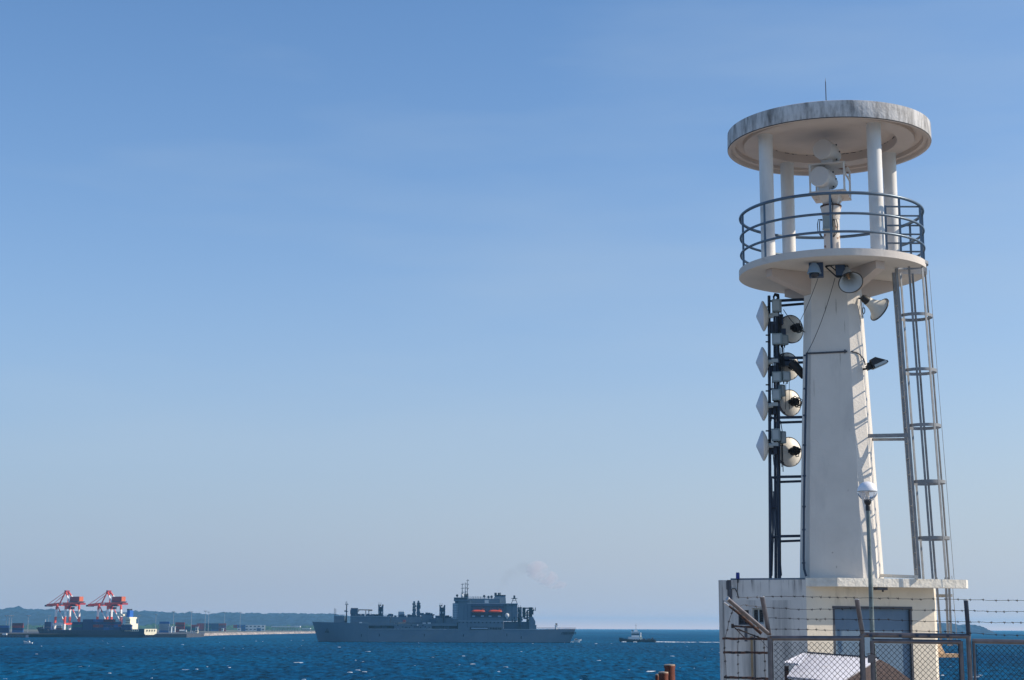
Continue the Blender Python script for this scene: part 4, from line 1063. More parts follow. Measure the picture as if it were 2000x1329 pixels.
for i, (a, b_, c, e) in enumerate(cuts):
    P0, P1 = pL+dL*a - nF*.09, pL+dL*b_ - nF*.09; w_ = b_-a; mid = (P0+P1)/2; ang = math.atan2(dL.y, dL.x)
    fr = MB()
    for zz_ in (c+.015, e-.015): fr.box((mid.x, mid.y, zz_), (w_, .05, .03), ang)
    for s_ in (0, .5, 1):
        pp = P0.lerp(P1, .03+.94*s_); fr.box((pp.x, pp.y, (c+e)/2), (.025, .05, e-c-.06), ang)
    fr = fr.build('window_frame', M['boxpanel'] if i else M['frame'], bld)
    g = MB().box((mid.x-nF.x*.02, mid.y-nF.y*.02, (c+e)/2), (w_-.02, .01, e-c-.02), ang).build('louvre_pane', M['glassdark'], fr)
    lv = MB()
    for k_ in range(7): lv.box((mid.x, mid.y, c+.05+(e-c-.1)*k_/6), (w_-.05, .03, .008), ang)
    lv.build('louvre', M['frame'], fr)
# front (cream) wall with the shutter opening
wf = (pR-pA).length
def s2(px): return (solve_px(pA, tW, px)-pA).length
zf = lambda py, px=1700: RP(px, py, pA, nW).z
hs = (s2(1626), s2(1780), zG+.02, zf(1185))
wall_with_holes(pA, tW, wf, zG, zS0, [hs], .16, M['cream'], 'front_wall')
wall_quad(pR, pR2, zG, zS0, .16, 'side_wall', M['cream']); wall_quad(pR2, pR3, zG, zS0, .16, 'side_wall', M['cream']); wall_quad(pR3, pB, zG, zS0, .16, 'rear_wall', M['wallgrey']); wall_quad(pB, pL, zG, zS0, .16, 'rear_wall', M['wallgrey'])
P0, P1 = pA+tW*hs[0]-nW*.07, pA+tW*hs[1]-nW*.07; mid = (P0+P1)/2; ang = R(WN)
sh_ = MB().box((mid.x, mid.y, (hs[2]+hs[3])/2), (hs[1]-hs[0]-.02, .03, hs[3]-hs[2]-.02), ang).build('shutter_door', M['shutter'], bld)
q = MB(); q.box((mid.x+nW.x*.05, mid.y+nW.y*.05, hs[3]-.02), (hs[1]-hs[0]+.02, .06, .045), ang)
for s_ in (hs[0]+.02, hs[1]-.02):
    pp = pA+tW*s_-nW*.02; q.box((pp.x, pp.y, (hs[2]+hs[3])/2-.03), (.04, .05, hs[3]-hs[2]-.06), ang)
q.build('shutter_frame', M['frame'], sh_)
# soffit fitting
pp = RP(1731, 1146, C0+Vector((0, 0, zS0-.02)), Vector((0, 0, 1)))
q = MB(); q.box((pS+tW*1.0-nW*.12).to_tuple()[:2] + (zS0-.03,), (.22, .14, .05), ang); q.sphere(((pS+tW*1.06-nW*.14).x, (pS+tW*1.06-nW*.14).y, zS0-.07), .022, 8); q.build('soffit_lamp', M['frame'], bld)
# slab roof
pE2 = pE + back*.42; pE3 = pE2 + Vector((math.sin(R(8)), math.cos(R(8)), 0))*2.8
hole = None
q = MB(); poly = [pA+dL*.0, pS, pE, pE2]
q.prism([(p_.x, p_.y) for p_ in (pA, pS, pE, pE2, pE2-tW*1.9+back*.1, pA + back*.9)], zS0, zS1)
q.build('roof_canopy', M['slab'], bld)
inner_ = [pL-nF*.17+dL*.02, pA-nF*.17, pA+back*.92, pE2-tW*1.9+back*.13, pR2+back*.25-tW*.3, pR3-tW*.5, pB+dL*.2]
q = MB(); q.prism([(p_.x, p_.y) for p_ in inner_], zS0+.01, zS1-.06); q.build('roof_deck', M['concrete'], bld)
# lower pilaster at the left end of the wall and dark broken corner
P0 = pL - dL*.0; q = MB(); 
q.prism([(x_.x, x_.y) for x_ in (pL-dL*.085+nF*(-.03), pL-dL*.003+nF*(-.03), pL-dL*.003-nF*.3, pL-dL*.085-nF*.3)], zG, 12.20); q.build('corner_pier', M['wallgrey'], bld)
pp = on_left(0) + (pL-on_left(0)) + dL*.13 + nF*.012
q = MB(); q.box((pp.x, pp.y, 12.05), (.07, .02, .30), math.atan2(dL.y, dL.x)); q.box((pp.x-.04, pp.y, 12.10), (.03, .02, .16), math.atan2(dL.y, dL.x)); q.box((pp.x+.02, pp.y-.005, 11.93), (.06, .03, .2), math.atan2(dL.y, dL.x)); q.build('corner_stain', M['frame'], bld)
# roof edge rail angle
q = MB(); a_ = pL+dL*.15-nF*.05; b_ = pA-dL*.02-nF*.05
q.bar((a_.x, a_.y, zS1-.012), (b_.x, b_.y, zS1-.012), .05, .03); q.build('roof_edge_angle', M['rail'], bld)
# down pipe and drain brackets
a_ = RP(1469, 1250, pL, nF)+nF*.05
q = MB(); q.tube((a_.x, a_.y, zG), (a_.x, a_.y, zl(1243)), .022, 8); q.build('down_pipe', M['tan'], bld)
a_ = RP(1474.5, 1250, pL, nF)+nF*.04
q = MB(); q.tube((a_.x, a_.y, zG), (a_.x, a_.y, zl(1240)), .014, 8); q.build('down_pipe', M['frame'], bld)
# blue obstruction lamp on the parapet
a_ = RP(1441.5, 1130, pL, nF)+nF*.02
t = thing('marker_lamp', (a_.x, a_.y, zS1-.04), 'small dark blue lamp on the left end of the parapet', 'lamp')
MB().lathe([(.001, .12), (.03, .12), (.036, .1), (.036, .02), (.03, 0), (.001, 0)], 14, (a_.x, a_.y, zS1-.01)).build('lens', M['blue'], t)
MB().tube((a_.x, a_.y, zS1-.08), (a_.x, a_.y, zS1-.01), .014, 8).build('stem', M['black'], t)
q = MB(); n_ = 10
pts = [RP(px, py, pL, nF)+nF*.015 for px, py in ((1441.5, 1133), (1441, 1145), (1440, 1158), (1442, 1168))]; q.poly(pts, .006, 6)
pts = [RP(px, py, pL, nF)+nF*.015 for px, py in ((1430, 1150), (1436, 1150), (1440, 1157), (1443, 1169))]; q.poly(pts, .008, 6)
tag(q.build('lamp_cable', M['black']), 'black cables hanging down the wall from the blue marker lamp', 'cable')
# projecting bracket shelf low on the wall
t0 = RP(1437, 1223, pL, nF)+nF*.28; t1 = RP(1492, 1227, pL, nF)+nF*.28
t = thing('wall_bracket', ((t0.x+t1.x)/2, (t0.y+t1.y)/2, t0.z-.4), 'rusty steel bracket standing out from the grey wall under the windows', 'bracket')
q = MB(); q.bar(t0, t1, .05, .035); q.box(t0, (.045, .05, .08)); q.build('cross_arm', M['rust'], t)
q = MB(); u_ = RP(1463, 1224, pL, nF)+nF*.28; v_ = RP(1463, 1253, pL, nF)+nF*.28; q.bar(u_, v_, .05); q.build('upright', M['frame'], t)
q = MB(); q.bar(RP(1440, 1225, pL, nF)+nF*.28, RP(1462, 1248, pL, nF)+nF*.28, .015); q.bar(RP(1441, 1228, pL, nF)+nF*.26, RP(1492, 1247, pL, nF)+nF*.26, .02); q.bar(u_, u_-nF*.28, .03); q.build('brace', M['rust'], t)

# ================================================================== TOWER
T0 = Vector((TX, TY, zS1))
tower = thing('lookout_tower', tuple(T0), 'white round roofed lookout tower with tapering shaft, railed deck and four columns', 'tower')
zD0, zD1 = 18.23, 18.37
def oct_loop(hw, c, z):
    pts = []
    for (a, b_) in ((hw-c, hw), (hw, hw-c), (hw, -(hw-c)), (hw-c, -hw), (-(hw-c), -hw), (-hw, -(hw-c)), (-hw, hw-c), (-(hw-c), hw)):
        p_ = C0 + nF*b_ + tF*a; pts.append((p_.x, p_.y, z))
    return pts
q = MB(); N_ = 12
def hwz(z): return .735 + (.505-.735)*(z-zS1)/(zD0-zS1)
def chz(z): return .23 + (.17-.23)*(z-zS1)/(zD0-zS1)
q.loft([oct_loop(hwz(zS1+(zD0-.004-zS1)*i/N_), chz(zS1+(zD0-.004-zS1)*i/N_), zS1-.12+(.12 if i else 0)+(zD0-.004-zS1)*i/N_) for i in range(N_+1)])
q.build('shaft', M['white'], tower)
stain_m = mat('damp_stain', (.42, .38, .33), .8, var=.2, scale=20)
for px, py, w_, h_ in ((1633, 600, .020, .34), (1612, 602, .014, .22), (1650, 640, .012, .30), (1590, 760, .010, .4), (1641, 700, .016, .35), (1626, 1080, .03, .03), (1634, 1108, .02, .05), (1606, 950, .012, .02)):
    p_ = C0+nF*.735+Vector((0, 0, zS1)); n_ = (nF*(zD0-zS1) + Vector((0, 0, .23))).normalized(); c_ = RP(px, py, p_, n_)+n_*.003
    k_ = 7; up_ = (Vector((0, 0, 1)) - n_*n_.z).normalized()
    L_ = [(c_ + tF*w_*math.sin(math.pi*min(1, (i+.4)/k_))*rnd.uniform(.3, .6) - up_*h_*(i/k_-.5)) for i in range(k_+1)]
    R_ = [(c_ - tF*w_*math.sin(math.pi*min(1, (i+.4)/k_))*rnd.uniform(.3, .6) - up_*h_*(i/k_-.5)) for i in range(k_+1)]
    MB().add(L_+R_, [(i, i+1, k_+2+i, k_+1+i) for i in range(k_)]).build('shaft_stain', stain_m, tower)
# deck with ladder notch
RD = 1.85; pts = []
nx0, ny0, ny1 = 1.12, -.80, -.22
a0 = math.degrees(math.asin(-ny0/RD)); 
angs = []
y_start = math.degrees(math.atan2(ny1, math.sqrt(RD*RD-ny1*ny1))); y_end = math.degrees(math.atan2(ny0, math.sqrt(RD*RD-ny0*ny0)))+360
for i in range(97):
    a = R(y_start + (y_end-y_start)*i/96); pts.append((TX+RD*math.cos(a), TY+RD*math.sin(a)))
pts += [(TX+nx0, TY+ny0), (TX+nx0, TY+ny1)]
deckm = mat('deck_concrete', (.64, .58, .52), .8, var=.05, scale=2, bump=.3, bscale=18, stain=(.25, .23, .22), st_amt=.5, st_scale=(4, 4, 4), st_lo=.58, st_hi=.82)
q = MB(); q.prism(pts, zD0, zD1); q.build('deck', deckm, tower)
# haunched beams at the four diagonals
for k_ in range(4):
    d = az(25+90*k_); s_ = Vector((-d.y, d.x, 0))
    for_ = []
    w_ = .105; r0, r1 = .30, 1.52
    def sec(r_, dep): 
        c = C0 + d*r_
        return [(*(c-s_*w_).to_tuple()[:2], zD0-.003), (*(c+s_*w_).to_tuple()[:2], zD0-.003), (*(c+s_*w_).to_tuple()[:2], zD0-dep), (*(c-s_*w_).to_tuple()[:2], zD0-dep)]
    MB().loft([sec(r0, .46), sec(.62, .44), sec(r1, .15)]).build('bracket_beam', M['soffit'], tower)
# columns
PHI = 24
for k_ in range(4):
    d = az(PHI+90*k_); c = C0 + d*1.5
    q = MB(); q.lathe([(.001, zD1-.002), (.138, zD1-.002), (.138, 20.962), (.001, 20.962)], 28, (c.x, c.y, 0)); q.build('column', M['column'], tower)
# roof
zr = 20.87
prof = [(.001, .33), (.9, .345), (1.985, .36), (2.022, .345), (2.027, .016), (2.02, 0), (1.965, 0), (1.955, .02), (1.95, .075), (1.87, .08), (1.86, .16), (1.705, .165), (1.70, .09), (1.69, .08), (1.36, .08), (1.35, .09), (1.345, .26), (.001, .27)]
q = MB(); q.lathe(prof, 96, (TX, TY, zr+.01), mats=[0]*4 + [2] + [1]*12); q.build('roof', [M['roof'], M['soffit'], M['rim']], tower)
rs = MB()
for i in range(90):        # dark damp spots along the joint of ceiling and ring beam
    a = rnd.uniform(0, 6.28); w_ = rnd.uniform(.008, .03)
    c = (TX+1.345*math.cos(a), TY+1.345*math.sin(a), zr+.268+rnd.uniform(-.01, .005)); rs.box(c, (.012, w_*2, .010), a)
rs.build('ceiling_stains', M['rim'], tower)
# lightning rod
p_ = W(1613.5, 195, TY-.3)
t = thing('lightning_rod', (p_.x, p_.y, zr+.36), 'thin dark lightning rod standing on the round roof', 'lightning rod')
q = MB(); q.tube((p_.x, p_.y, zr+.34), (p_.x, p_.y, W(1613.5, 160, TY-.3).z), .012, 8, .009); q.build('rod', M['mast'], t)
q = MB(); q.tube((p_.x, p_.y, W(1613.5, 160, TY-.3).z), (p_.x, p_.y, W(1613.5, 152, TY-.3).z), .007, 6, .001); q.build('tip', M['mast'], t)
# railing
RL = 1.80
rail_m = M['rail']
for z_ in (19.46, 19.06, 18.705):
    q = MB(); q.poly([(TX+RL*math.cos(2*math.pi*i/96), TY+RL*math.sin(2*math.pi*i/96), z_) for i in range(96)], .031 if z_ > 19.4 else .025, 10, closed=True); q.build('rail_ring', rail_m, tower)
for a in (-11.5, 34.5, -56, 61, 84, -85, -112, 130, 167, -143, 107):
    d = az(a); c = C0+d*RL; q = MB(); q.bar((c.x, c.y, zD1-.01), (c.x, c.y, 19.45), .038); q.build('rail_post', rail_m, tower)
for yy, xs in ((-.86, .9), (-.15, .95)):      # guards beside the ladder opening
    xe = math.sqrt(RL*RL-yy*yy)
    for z_ in (19.44, 19.06, 18.705):
        q = MB(); q.tube((TX+xs, TY+yy, z_), (TX+xe, TY+yy, z_), .018, 8); q.build('ladder_guard_rail', rail_m, tower)
    q = MB(); q.bar((TX+xs, TY+yy, zD1), (TX+xs, TY+yy, 19.46), .038); q.build('rail_post', rail_m, tower)

# ---- sensor stand in the middle of the deck
cx_ = W(1624, 440, TY).x
t = thing('sensor_stand', (cx_, TY, zD1), 'rusty white pedestal with two square shelves in the middle of the deck', 'stand')
zP = W(1624, 404, TY).z
q = MB(); q.lathe([(.001, zD1), (.16, zD1), (.16, zP-.28), (.165, zP-.28), (.205, zP-.02), (.205, zP), (.001, zP)], 24, (cx_, TY, 0)); q.build('pedestal', M['rustywhite'], t)
q = MB(); q.lathe([(.19, zP-.02), (.212, zP-.02), (.212, zP+.012), (.001, zP+.012)], 24, (cx_, TY, 0)); q.build('flange', M['rust'], t)
zl1 = W(1610, 369, TY-.45).z; zl2 = W(1610, 316, TY-.45).z
def plate_pts(z, s1=1.0):
    c = C0+Vector((cx_-TX, 0, 0)); u = tF; v = -nF
    return [(c + u*(.36*a*s1) + v*(.42*b_*s1)).to_tuple()[:2]+(z,) for a, b_ in ((-1, -1), (1, -1), (1, 1), (-1, 1))]
q = MB(); 
base_l = [(cx_+.19*math.cos(a), TY+.19*math.sin(a), zP+.012) for a in (R(-155), R(-65), R(25), R(115))]
q.loft([base_l, plate_pts(zl1-.047, .60)]); q.build('flared_head', M['rustywhite'], t)
q = MB(); q.loft([plate_pts(zl1-.045), plate_pts(zl1-.015)]); q.build('shelf', M['rustywhite'], t)
q = MB(); q.loft([plate_pts(zl2-.03), plate_pts(zl2)]); q.build('shelf', M['rustywhite'], t)
for k_, pz in enumerate(plate_pts(0, .94)):
    q = MB(); q.bar((pz[0], pz[1], zl1-.015), (pz[0], pz[1], zl2-.03), .034); q.build('strut', M['column'], t)
q = MB(); a0_, a1_ = plate_pts(0, .94)[2], plate_pts(0, .94)[1]; q.bar((a0_[0], a0_[1], zl2-.2), (a1_[0], a1_[1], zl2-.2), .03); q.build('cross_bar', M['column'], t)
bx = W(1616, 434, TY-.25)
q = MB(); q.box((bx.x, bx.y, bx.z), (.18, .12, .24), R(-8)); q.box((bx.x, bx.y-.01, bx.z-.14), (.20, .12, .03), R(-8)); q.build('junction_box', M['box'], t)
for (sx, px_, w_) in ((-1, 1600, .10), (-1, 1604, .06), (1, 1636, .10), (1, 1632, .05)):
    q = MB(); x0_ = bx.x + sx*.10
    pts = [(x0_, bx.y, bx.z+.08-abs(w_)*.5), (x0_+sx*w_*.8, bx.y-.01, bx.z+.05), (x0_+sx*w_, bx.y, bx.z-.06), (x0_+sx*w_*.9, bx.y+.02, bx.z-.2), (x0_+sx*w_*.2, bx.y+.03, bx.z-.30)]
    q.poly(pts, .010, 6); q.build('cable_loop', M['black'], t)
q = MB(); q.poly([(bx.x+.09, TY-.2, zl1-.1), (bx.x+.12, TY-.24, zP-.02), (bx.x+.11, TY-.24, bx.z-.2)], .012, 6); q.build('cable', M['black'], t)

def drum(px, py, z_rest, label, Y=TY-.42):
    f = W(px, py, Y); d = az(-33); L_ = .40; r_ = .205
    t = thing('sensor_drum', (f.x-d.x*L_/2, f.y-d.y*L_/2, z_rest), label, 'sensor', 'drum shaped sensors on the stand')
    q = MB(); q.lathe([(.001, 0), (r_-.012, 0), (r_, -.012), (r_, -L_), (r_*.9, -L_-.02), (.001, -L_-.02)], 36, f, d); q.build('housing', M['sensor'], t)
    q = MB(); c2 = f-d*(L_+.16)+Vector((.05, 0, -.02)); q.lathe([(.001, .16), (.12, .16), (.125, 0), (.11, -.03), (.001, -.03)], 24, c2, d); q.build('motor', M['sensor'], t)
    q = MB()
    for i in range(8):
        a = 2*math.pi*i/8; s_ = Vector((d.y, -d.x, 0)); c = f - d*(L_*.93) + (s_*math.cos(a)+Vector((0, 0, 1))*math.sin(a))*(r_+.008); q.box(c, (.025, .03, .025))
    q.build('clamp', M['black'], t)
    bx_ = f-d*L_*.55; q = MB(); q.bar((bx_.x, bx_.y, z_rest-.005), (bx_.x, bx_.y, f.z-r_*.8), .20, .16); q.build('foot', M['sensor'], t)
drum(1599.5, 344.5, zl1-.015, 'white drum sensor on the lower shelf of the stand')
drum(1606, 291, zl2, 'white drum sensor on the upper shelf just below the ceiling')

# ---- hanging box with dome camera
t = thing('dome_camera', tuple(W(1592, 545, 30.2)), 'grey dome camera on a blue box under the deck edge', 'camera')
c = W(1594, 521, 30.35); q = MB(); q.box((c.x, c.y, zD0-.14), (.27, .16, .27), R(-14)); q.build('back_box', M['navy'], t)
c = W(1590, 530, 30.2); q = MB(); q.lathe([(.001, .16), (.045, .16), (.055, .145), (.09, .10), (.115, .03), (.125, -.02), (.135, -.03), (.135, -.045), (.10, -.045)], 24, (c.x, c.y, c.z)); q.build('housing', M['domegrey'], t)
q = MB(); q.sphere((c.x, c.y, c.z-.04), .098, 20, lo=-90, hi=0); q.build('dome_glass', M['glassdark'], t)
# ---- horns
def horn(tip, mouth, r_, label, m, m_in):
    tip = Vector(tip); mouth = Vector(mouth); d = (mouth-tip); L_ = d.length; d.normalize()
    t = thing('horn_speaker', tuple(tip), label, 'loudspeaker', 'horn loudspeakers under the deck')
    pr = []; n = 12
    for i in range(n+1):
        u = i/n; pr.append((r_*(.36 + .10*u + .54*u**2.6), L_*u))
    pin = [(max(.01, a-.008), b_) for a, b_ in reversed(pr)]
    q = MB(); q.lathe(pr+[(pr[-1][0]+.006, L_+.004)]+pin, 40, tip, d); q.build('bell', m, t)
    q = MB(); q.lathe([(r_+.004, L_-.012), (r_+.014, L_-.004), (r_+.012, L_+.012), (r_-.004, L_+.008)], 40, tip, d, closed=True); q.build('rim', M['black'], t)
    q = MB(); q.lathe([(.001, L_*.72), (r_*.07, L_*.71), (r_*.10, L_*.6), (r_*.2, L_*.1), (r_*.33, .02), (.001, .01)], 20, tip, d); q.build('inner_cone', m_in, t)
    q = MB(); q.lathe([(.001, -L_*.42), (r_*.22, -L_*.42), (r_*.30, -L_*.3), (r_*.34, -L_*.05), (r_*.35, .02), (.001, .02)], 20, tip, d); q.build('driver', M['black'], t)
    return t, d
t, d = horn(W(1652, 528, 30.55), W(1661.5, 552, 30.22), .225, 'horn loudspeaker facing the viewer under the deck', M['hornblue'], M['copper'])
c = W(1641, 524, 30.5); q = MB(); q.box((c.x, c.y, zD0-.11), (.17, .14, .20), R(-10)); q.build('mount_box', M['navy'], t)
q = MB(); a_, b_, c_ = W(1612, 521, 30.5), W(1634, 541, 30.5), W(1632, 517, 30.5)
q.bar(a_, b_, .022); q.bar(b_, c_, .022); q.bar(a_, c_, .03); q.bar(W(1622, 520, 30.5), W(1634, 530, 30.5), .018); q.bar(b_, W(1645, 541, 30.5), .035); q.build('bracket', M['black'], t)
t, d = horn(W(1694, 588, 30.9), W(1718, 605, 31.0), .245, 'cream horn loudspeaker pointing down to the right beside the shaft', M['horn'], M['copper'])
q = MB(); q.bar(W(1676, 583, 31.0), W(1692, 584, 30.95), .03); q.build('bracket', M['black'], t)
q = MB(); q.poly([W(1687, 586, 30.95), W(1687, 600, 30.95)], .005, 6); q.poly([W(1687+2.2*math.cos(a), 607+6*math.sin(a), 30.95) for a in [i*.5236 for i in range(12)]], .009, 6, closed=True); q.poly([W(1686.5, 613, 30.95), W(1684, 620, 30.95)], .004, 6); q.build('hanging_cord', M['black'], t)

# tower surface points
def front(px, py, off=.012):      # on the front face of the shaft (tapering)
    p_ = C0+nF*.735+Vector((0, 0, zS1)); n = (nF*(zD0-zS1) + Vector((0, 0, .23))).normalized()
    return RP(px, py, p_, n) + n*off
def chamf(px, py, off=.012):
    d = az(25); c0 = C0 + d*((.735*2-.23)/math.sqrt(2)) + Vector((0, 0, zS1)); sl = ((.735*2-.23)-(.505*2-.17))/math.sqrt(2)
    n = (d*(zD0-zS1)+Vector((0, 0, sl))).normalized(); return RP(px, py, c0, n)+n*off
# ---- floodlight
fl0 = W(1690, 720, 30.95)
t = thing('floodlight', tuple(fl0), 'black floodlight on a short arm at the right of the shaft', 'floodlight')
Mx = Matrix.Rotation(R(-24), 3, 'Y')
q = MB(); c = W(1699, 717, 30.9); q.box(c, (.13, .12, .10), Mx=Mx); q.box(W(1697, 711, 30.9), (.07, .09, .05), Mx=Mx); q.build('gear_box', M['black'], t)
c = W(1716, 712.5, 30.85)
q = MB(); q.loft([[(c + Mx @ Vector(v)) for v in ((-.14, -.11, -.035), (.17, -.11, -.035), (.17, .11, -.035), (-.14, .11, -.035))],
                  [(c + Mx @ Vector(v)) for v in ((-.14, -.11, .0), (.17, -.11, .0), (.17, .11, .0), (-.14, .11, .0))],
                  [(c + Mx @ Vector(v)) for v in ((-.12, -.06, .15), (-.01, -.06, .16), (-.01, .06, .16), (-.12, .06, .15))]]); q.build('lamp_housing', M['black'], t)
q = MB(); q.box(c + Mx @ Vector((.015, 0, -.041)), (.27, .19, .01), Mx=Mx); q.box(c + Mx @ Vector((.015, -.116, -.005)), (.25, .008, .05), Mx=Mx); q.build('glass', M['boxpanel'], t)
q = MB(); q.bar(W(1684, 722, 31.0), W(1697, 720, 30.9), .035); q.build('arm', M['black'], t)
# ---- conduits and cables on the shaft
q = MB(); q.poly([front(1574.5, 691), front(1600, 690), front(1640, 688), front(1655, 687)], .018, 8)
q.poly([chamf(1662, 687), chamf(1672, 689), W(1680, 693, 30.9), W(1687, 702, 30.9), W(1690, 713, 30.9)], .014, 8); q.box(front(1650.5, 687), (.025, .03, .07)); 
tag(q.build('lamp_conduit', M['frame']), 'black conduit running across the shaft to the floodlight', 'conduit')
q = MB(); q.poly([front(1576, 692, .02), front(1573.8, 800, .02), front(1572, 900, .02), front(1570.5, 1000, .02), front(1570, 1090, .02), front(1571, 1112, .02), front(1575, 1126, .02)], .022, 8)
for py in (695, 760, 812, 870, 930, 990, 1035, 1100): q.box(front(1573-(py-700)*.008, py, .02), (.06, .05, .03))
tag(q.build('wall_conduit', M['mast']), 'dark conduit down the left edge of the shaft', 'conduit')
def sag(a, b_, s_, n=12): return [a.lerp(b_, i/n) - Vector((0, 0, s_*4*(i/n)*(1-i/n))) for i in range(n+1)]
q = MB(); q.poly(sag(W(1631, 543, 30.5), front(1577, 690, .03), .12, 14), .006, 6); tag(q.build('slack_cable', M['black']), 'black cable hanging in front of the shaft from the horn bracket', 'cable')
q = MB(); q.poly(sag(W(1598, 543, 30.3), W(1556, 640, 31.2), .05, 14), .006, 6); tag(q.build('slack_cable', M['black']), 'black cable slanting from the dome camera to the mast', 'cable')
q = MB(); q.poly(sag(W(1530, 605, 31.3), front(1573, 650, .03), .06, 12), .008, 6); tag(q.build('slack_cable', M['black']), 'black cable crossing the topmost round dish to the shaft', 'cable')

# ================================================================== ANTENNA MAST
YM1 = 32.0
mast = thing('antenna_mast', tuple(W(1513, 1127, YM1+.1)), 'dark steel antenna mast beside the shaft carrying dishes', 'mast')
def zz(py, px=1510): return W(px, py, YM1).z
A0, A1 = W(1504.5, 1127, YM1-.02), W(1502, 578, YM1-.02); A0.z = zS1-.06
B0, B1 = W(1522, 1127, YM1), W(1518.5, 590, YM1); B0.z = zS1-.06
Cc0, Cc1 = W(1515, 1127, YM1+.28), W(1513, 620, YM1+.28); Cc0.z = zS1-.06
for (a_, b_, r_) in ((A0, A1, .031), (B0, B1, .038), (Cc0, Cc1, .03)):
    q = MB(); q.tube(a_, b_, r_, 12); q.build('leg', M['mast'], mast)
q = MB(); mid = W(1512, 960, YM1+.05)
q.bar(mid, W(1507, 1125, YM1+.03), .035); q.bar(mid, W(1525, 1125, YM1+.03), .045); q.bar(W(1510, 1060, YM1+.05), W(1507, 935, YM1+.05), .03)
q.build('brace', M['mast'], mast)
for py in (588, 640, 700, 760, 816, 870, 932, 990, 1048):
    q = MB(); q.bar(W(1503, py, YM1-.02), W(1520, py+.5, YM1), .03); q.bar(W(1503, py, YM1), W(1513, py+3, YM1+.28), .022); q.bar(W(1519, py, YM1), W(1513, py+3, YM1+.28), .022)
    q.build('lattice_frame', M['mast'], mast)
for py in (588, 700, 816, 932, 1048):
    xr = 1575 - (py-560)*.012
    q = MB(); q.bar(W(1517, py, YM1-.02), W(xr, py-(3 if py < 600 else 1), YM1-.02), .05); q.build('arm', M['mast'], mast)
    q = MB(); q.bar(W(1517, py+10, YM1+.26), W(xr+2, py+8-(3 if py < 600 else 0), YM1+.2), .045); q.build('arm', M['mast'], mast)
q = MB()
for py in (600, 655, 668, 752, 764, 860, 842): q.tube(W(1495.5, py, YM1-.05), W(1503, py, YM1-.05), .014, 8)
q.build('clamp', M['black'], mast)
q = MB()
for i in range(16):
    px = rnd.uniform(1504, 1528); py = rnd.uniform(600, 880); q.poly(sag(W(px, py, YM1-.07), W(px+rnd.uniform(-6, 8), py+rnd.uniform(25, 70), YM1-.07), rnd.uniform(-.02, .03), 6), .009, 6)
for i in range(5):
    px = 1524+i*1.8; q.poly([W(px, 680, YM1-.06), W(px+rnd.uniform(-2, 2), 735, YM1-.06)], .006, 6)
q.poly(sag(W(1541.5, 730, YM1-.1), W(1541.5, 800, YM1-.1), 0), .006, 6); q.poly(sag(W(1535, 748, YM1-.1), W(1534, 800, YM1-.1), 0), .006, 6)
q.poly([W(1519, 850, YM1-.03), W(1521, 905, YM1-.03), W(1523, 930, YM1-.03), W(1524, 1100, YM1-.03)], .014, 6)
q.build('cabling', M['black'], mast)
q = MB()        # crowded dark mounts behind the dishes
for (px, py, w_, h_) in ((1510, 640, .16, .22), (1508, 725, .14, .2), (1508, 800, .14, .2), (1510, 880, .12, .16), (1522, 625, .14, .2), (1528, 650, .12, .14), (1526, 702, .30, .10), (1530, 710, .34, .12)):
    c = W(px, py, YM1+.05); q.box(c, (w_*1.0, .16, h_))
q.build('mount_plates', M['mast'], mast)
# cowl on the mast top
t = thing('mast_head_camera', tuple(W(1517, 582, YM1)), 'small black hooded camera on the top of the antenna mast', 'camera')
q = MB(); q.poly([W(1512, 590, YM1), W(1511, 580, YM1), W(1514, 575.5, YM1), W(1519, 577, YM1), W(1521, 584, YM1)], [.012, .02, .035, .04, .02], 10); q.build('hood', M['black'], t)
q = MB(); q.tube(W(1518, 583, YM1), W(1518, 596, YM1), .02, 10); q.build('stem', M['black'], t)

# side-on dishes with conical covers, pointing left
def cone_dish(px, py, r_, label):
    c = W(px, py, YM1-.12); d = Vector((-.985, .12, -.03)).normalized()
    t = thing('dish_antenna', tuple(c), label, 'dish antenna', 'cone covered dish antennas pointing left')
    q = MB(); q.lathe([(.004, r_*.46), (.02, r_*.45), (r_*.97, .02), (r_, .01), (r_*1.01, 0)], 40, c, d); q.build('radome', M['dish'], t)
    q = MB(); q.lathe([(r_*1.01, 0), (r_*.98, -.02), (r_*.86, -r_*.14), (r_*.6, -r_*.27), (r_*.3, -r_*.34), (.001, -r_*.36)], 40, c, d); q.build('reflector', M['dishback'], t)
    q = MB(); b_ = c - d*r_*.36; q.tube(b_, b_-d*.09, .05, 12); q.box(b_-d*.12+Vector((0, 0, .02)), (.13, .08, .07)); q.build('mount', M['boxpanel'], t)
    q = MB(); q.bar(b_-d*.10, b_-d*.22, .05); q.build('clamp', M['mast'], t)
cone_dish(1490.5, 618, .305, 'topmost cone covered dish at the left of the mast')
cone_dish(1490, 708, .305, 'second cone covered dish from the top at the left of the mast')
cone_dish(1490, 793, .30, 'third cone covered dish from the top at the left of the mast')
cone_dish(1490.5, 871, .30, 'lowest cone covered dish at the left of the mast')
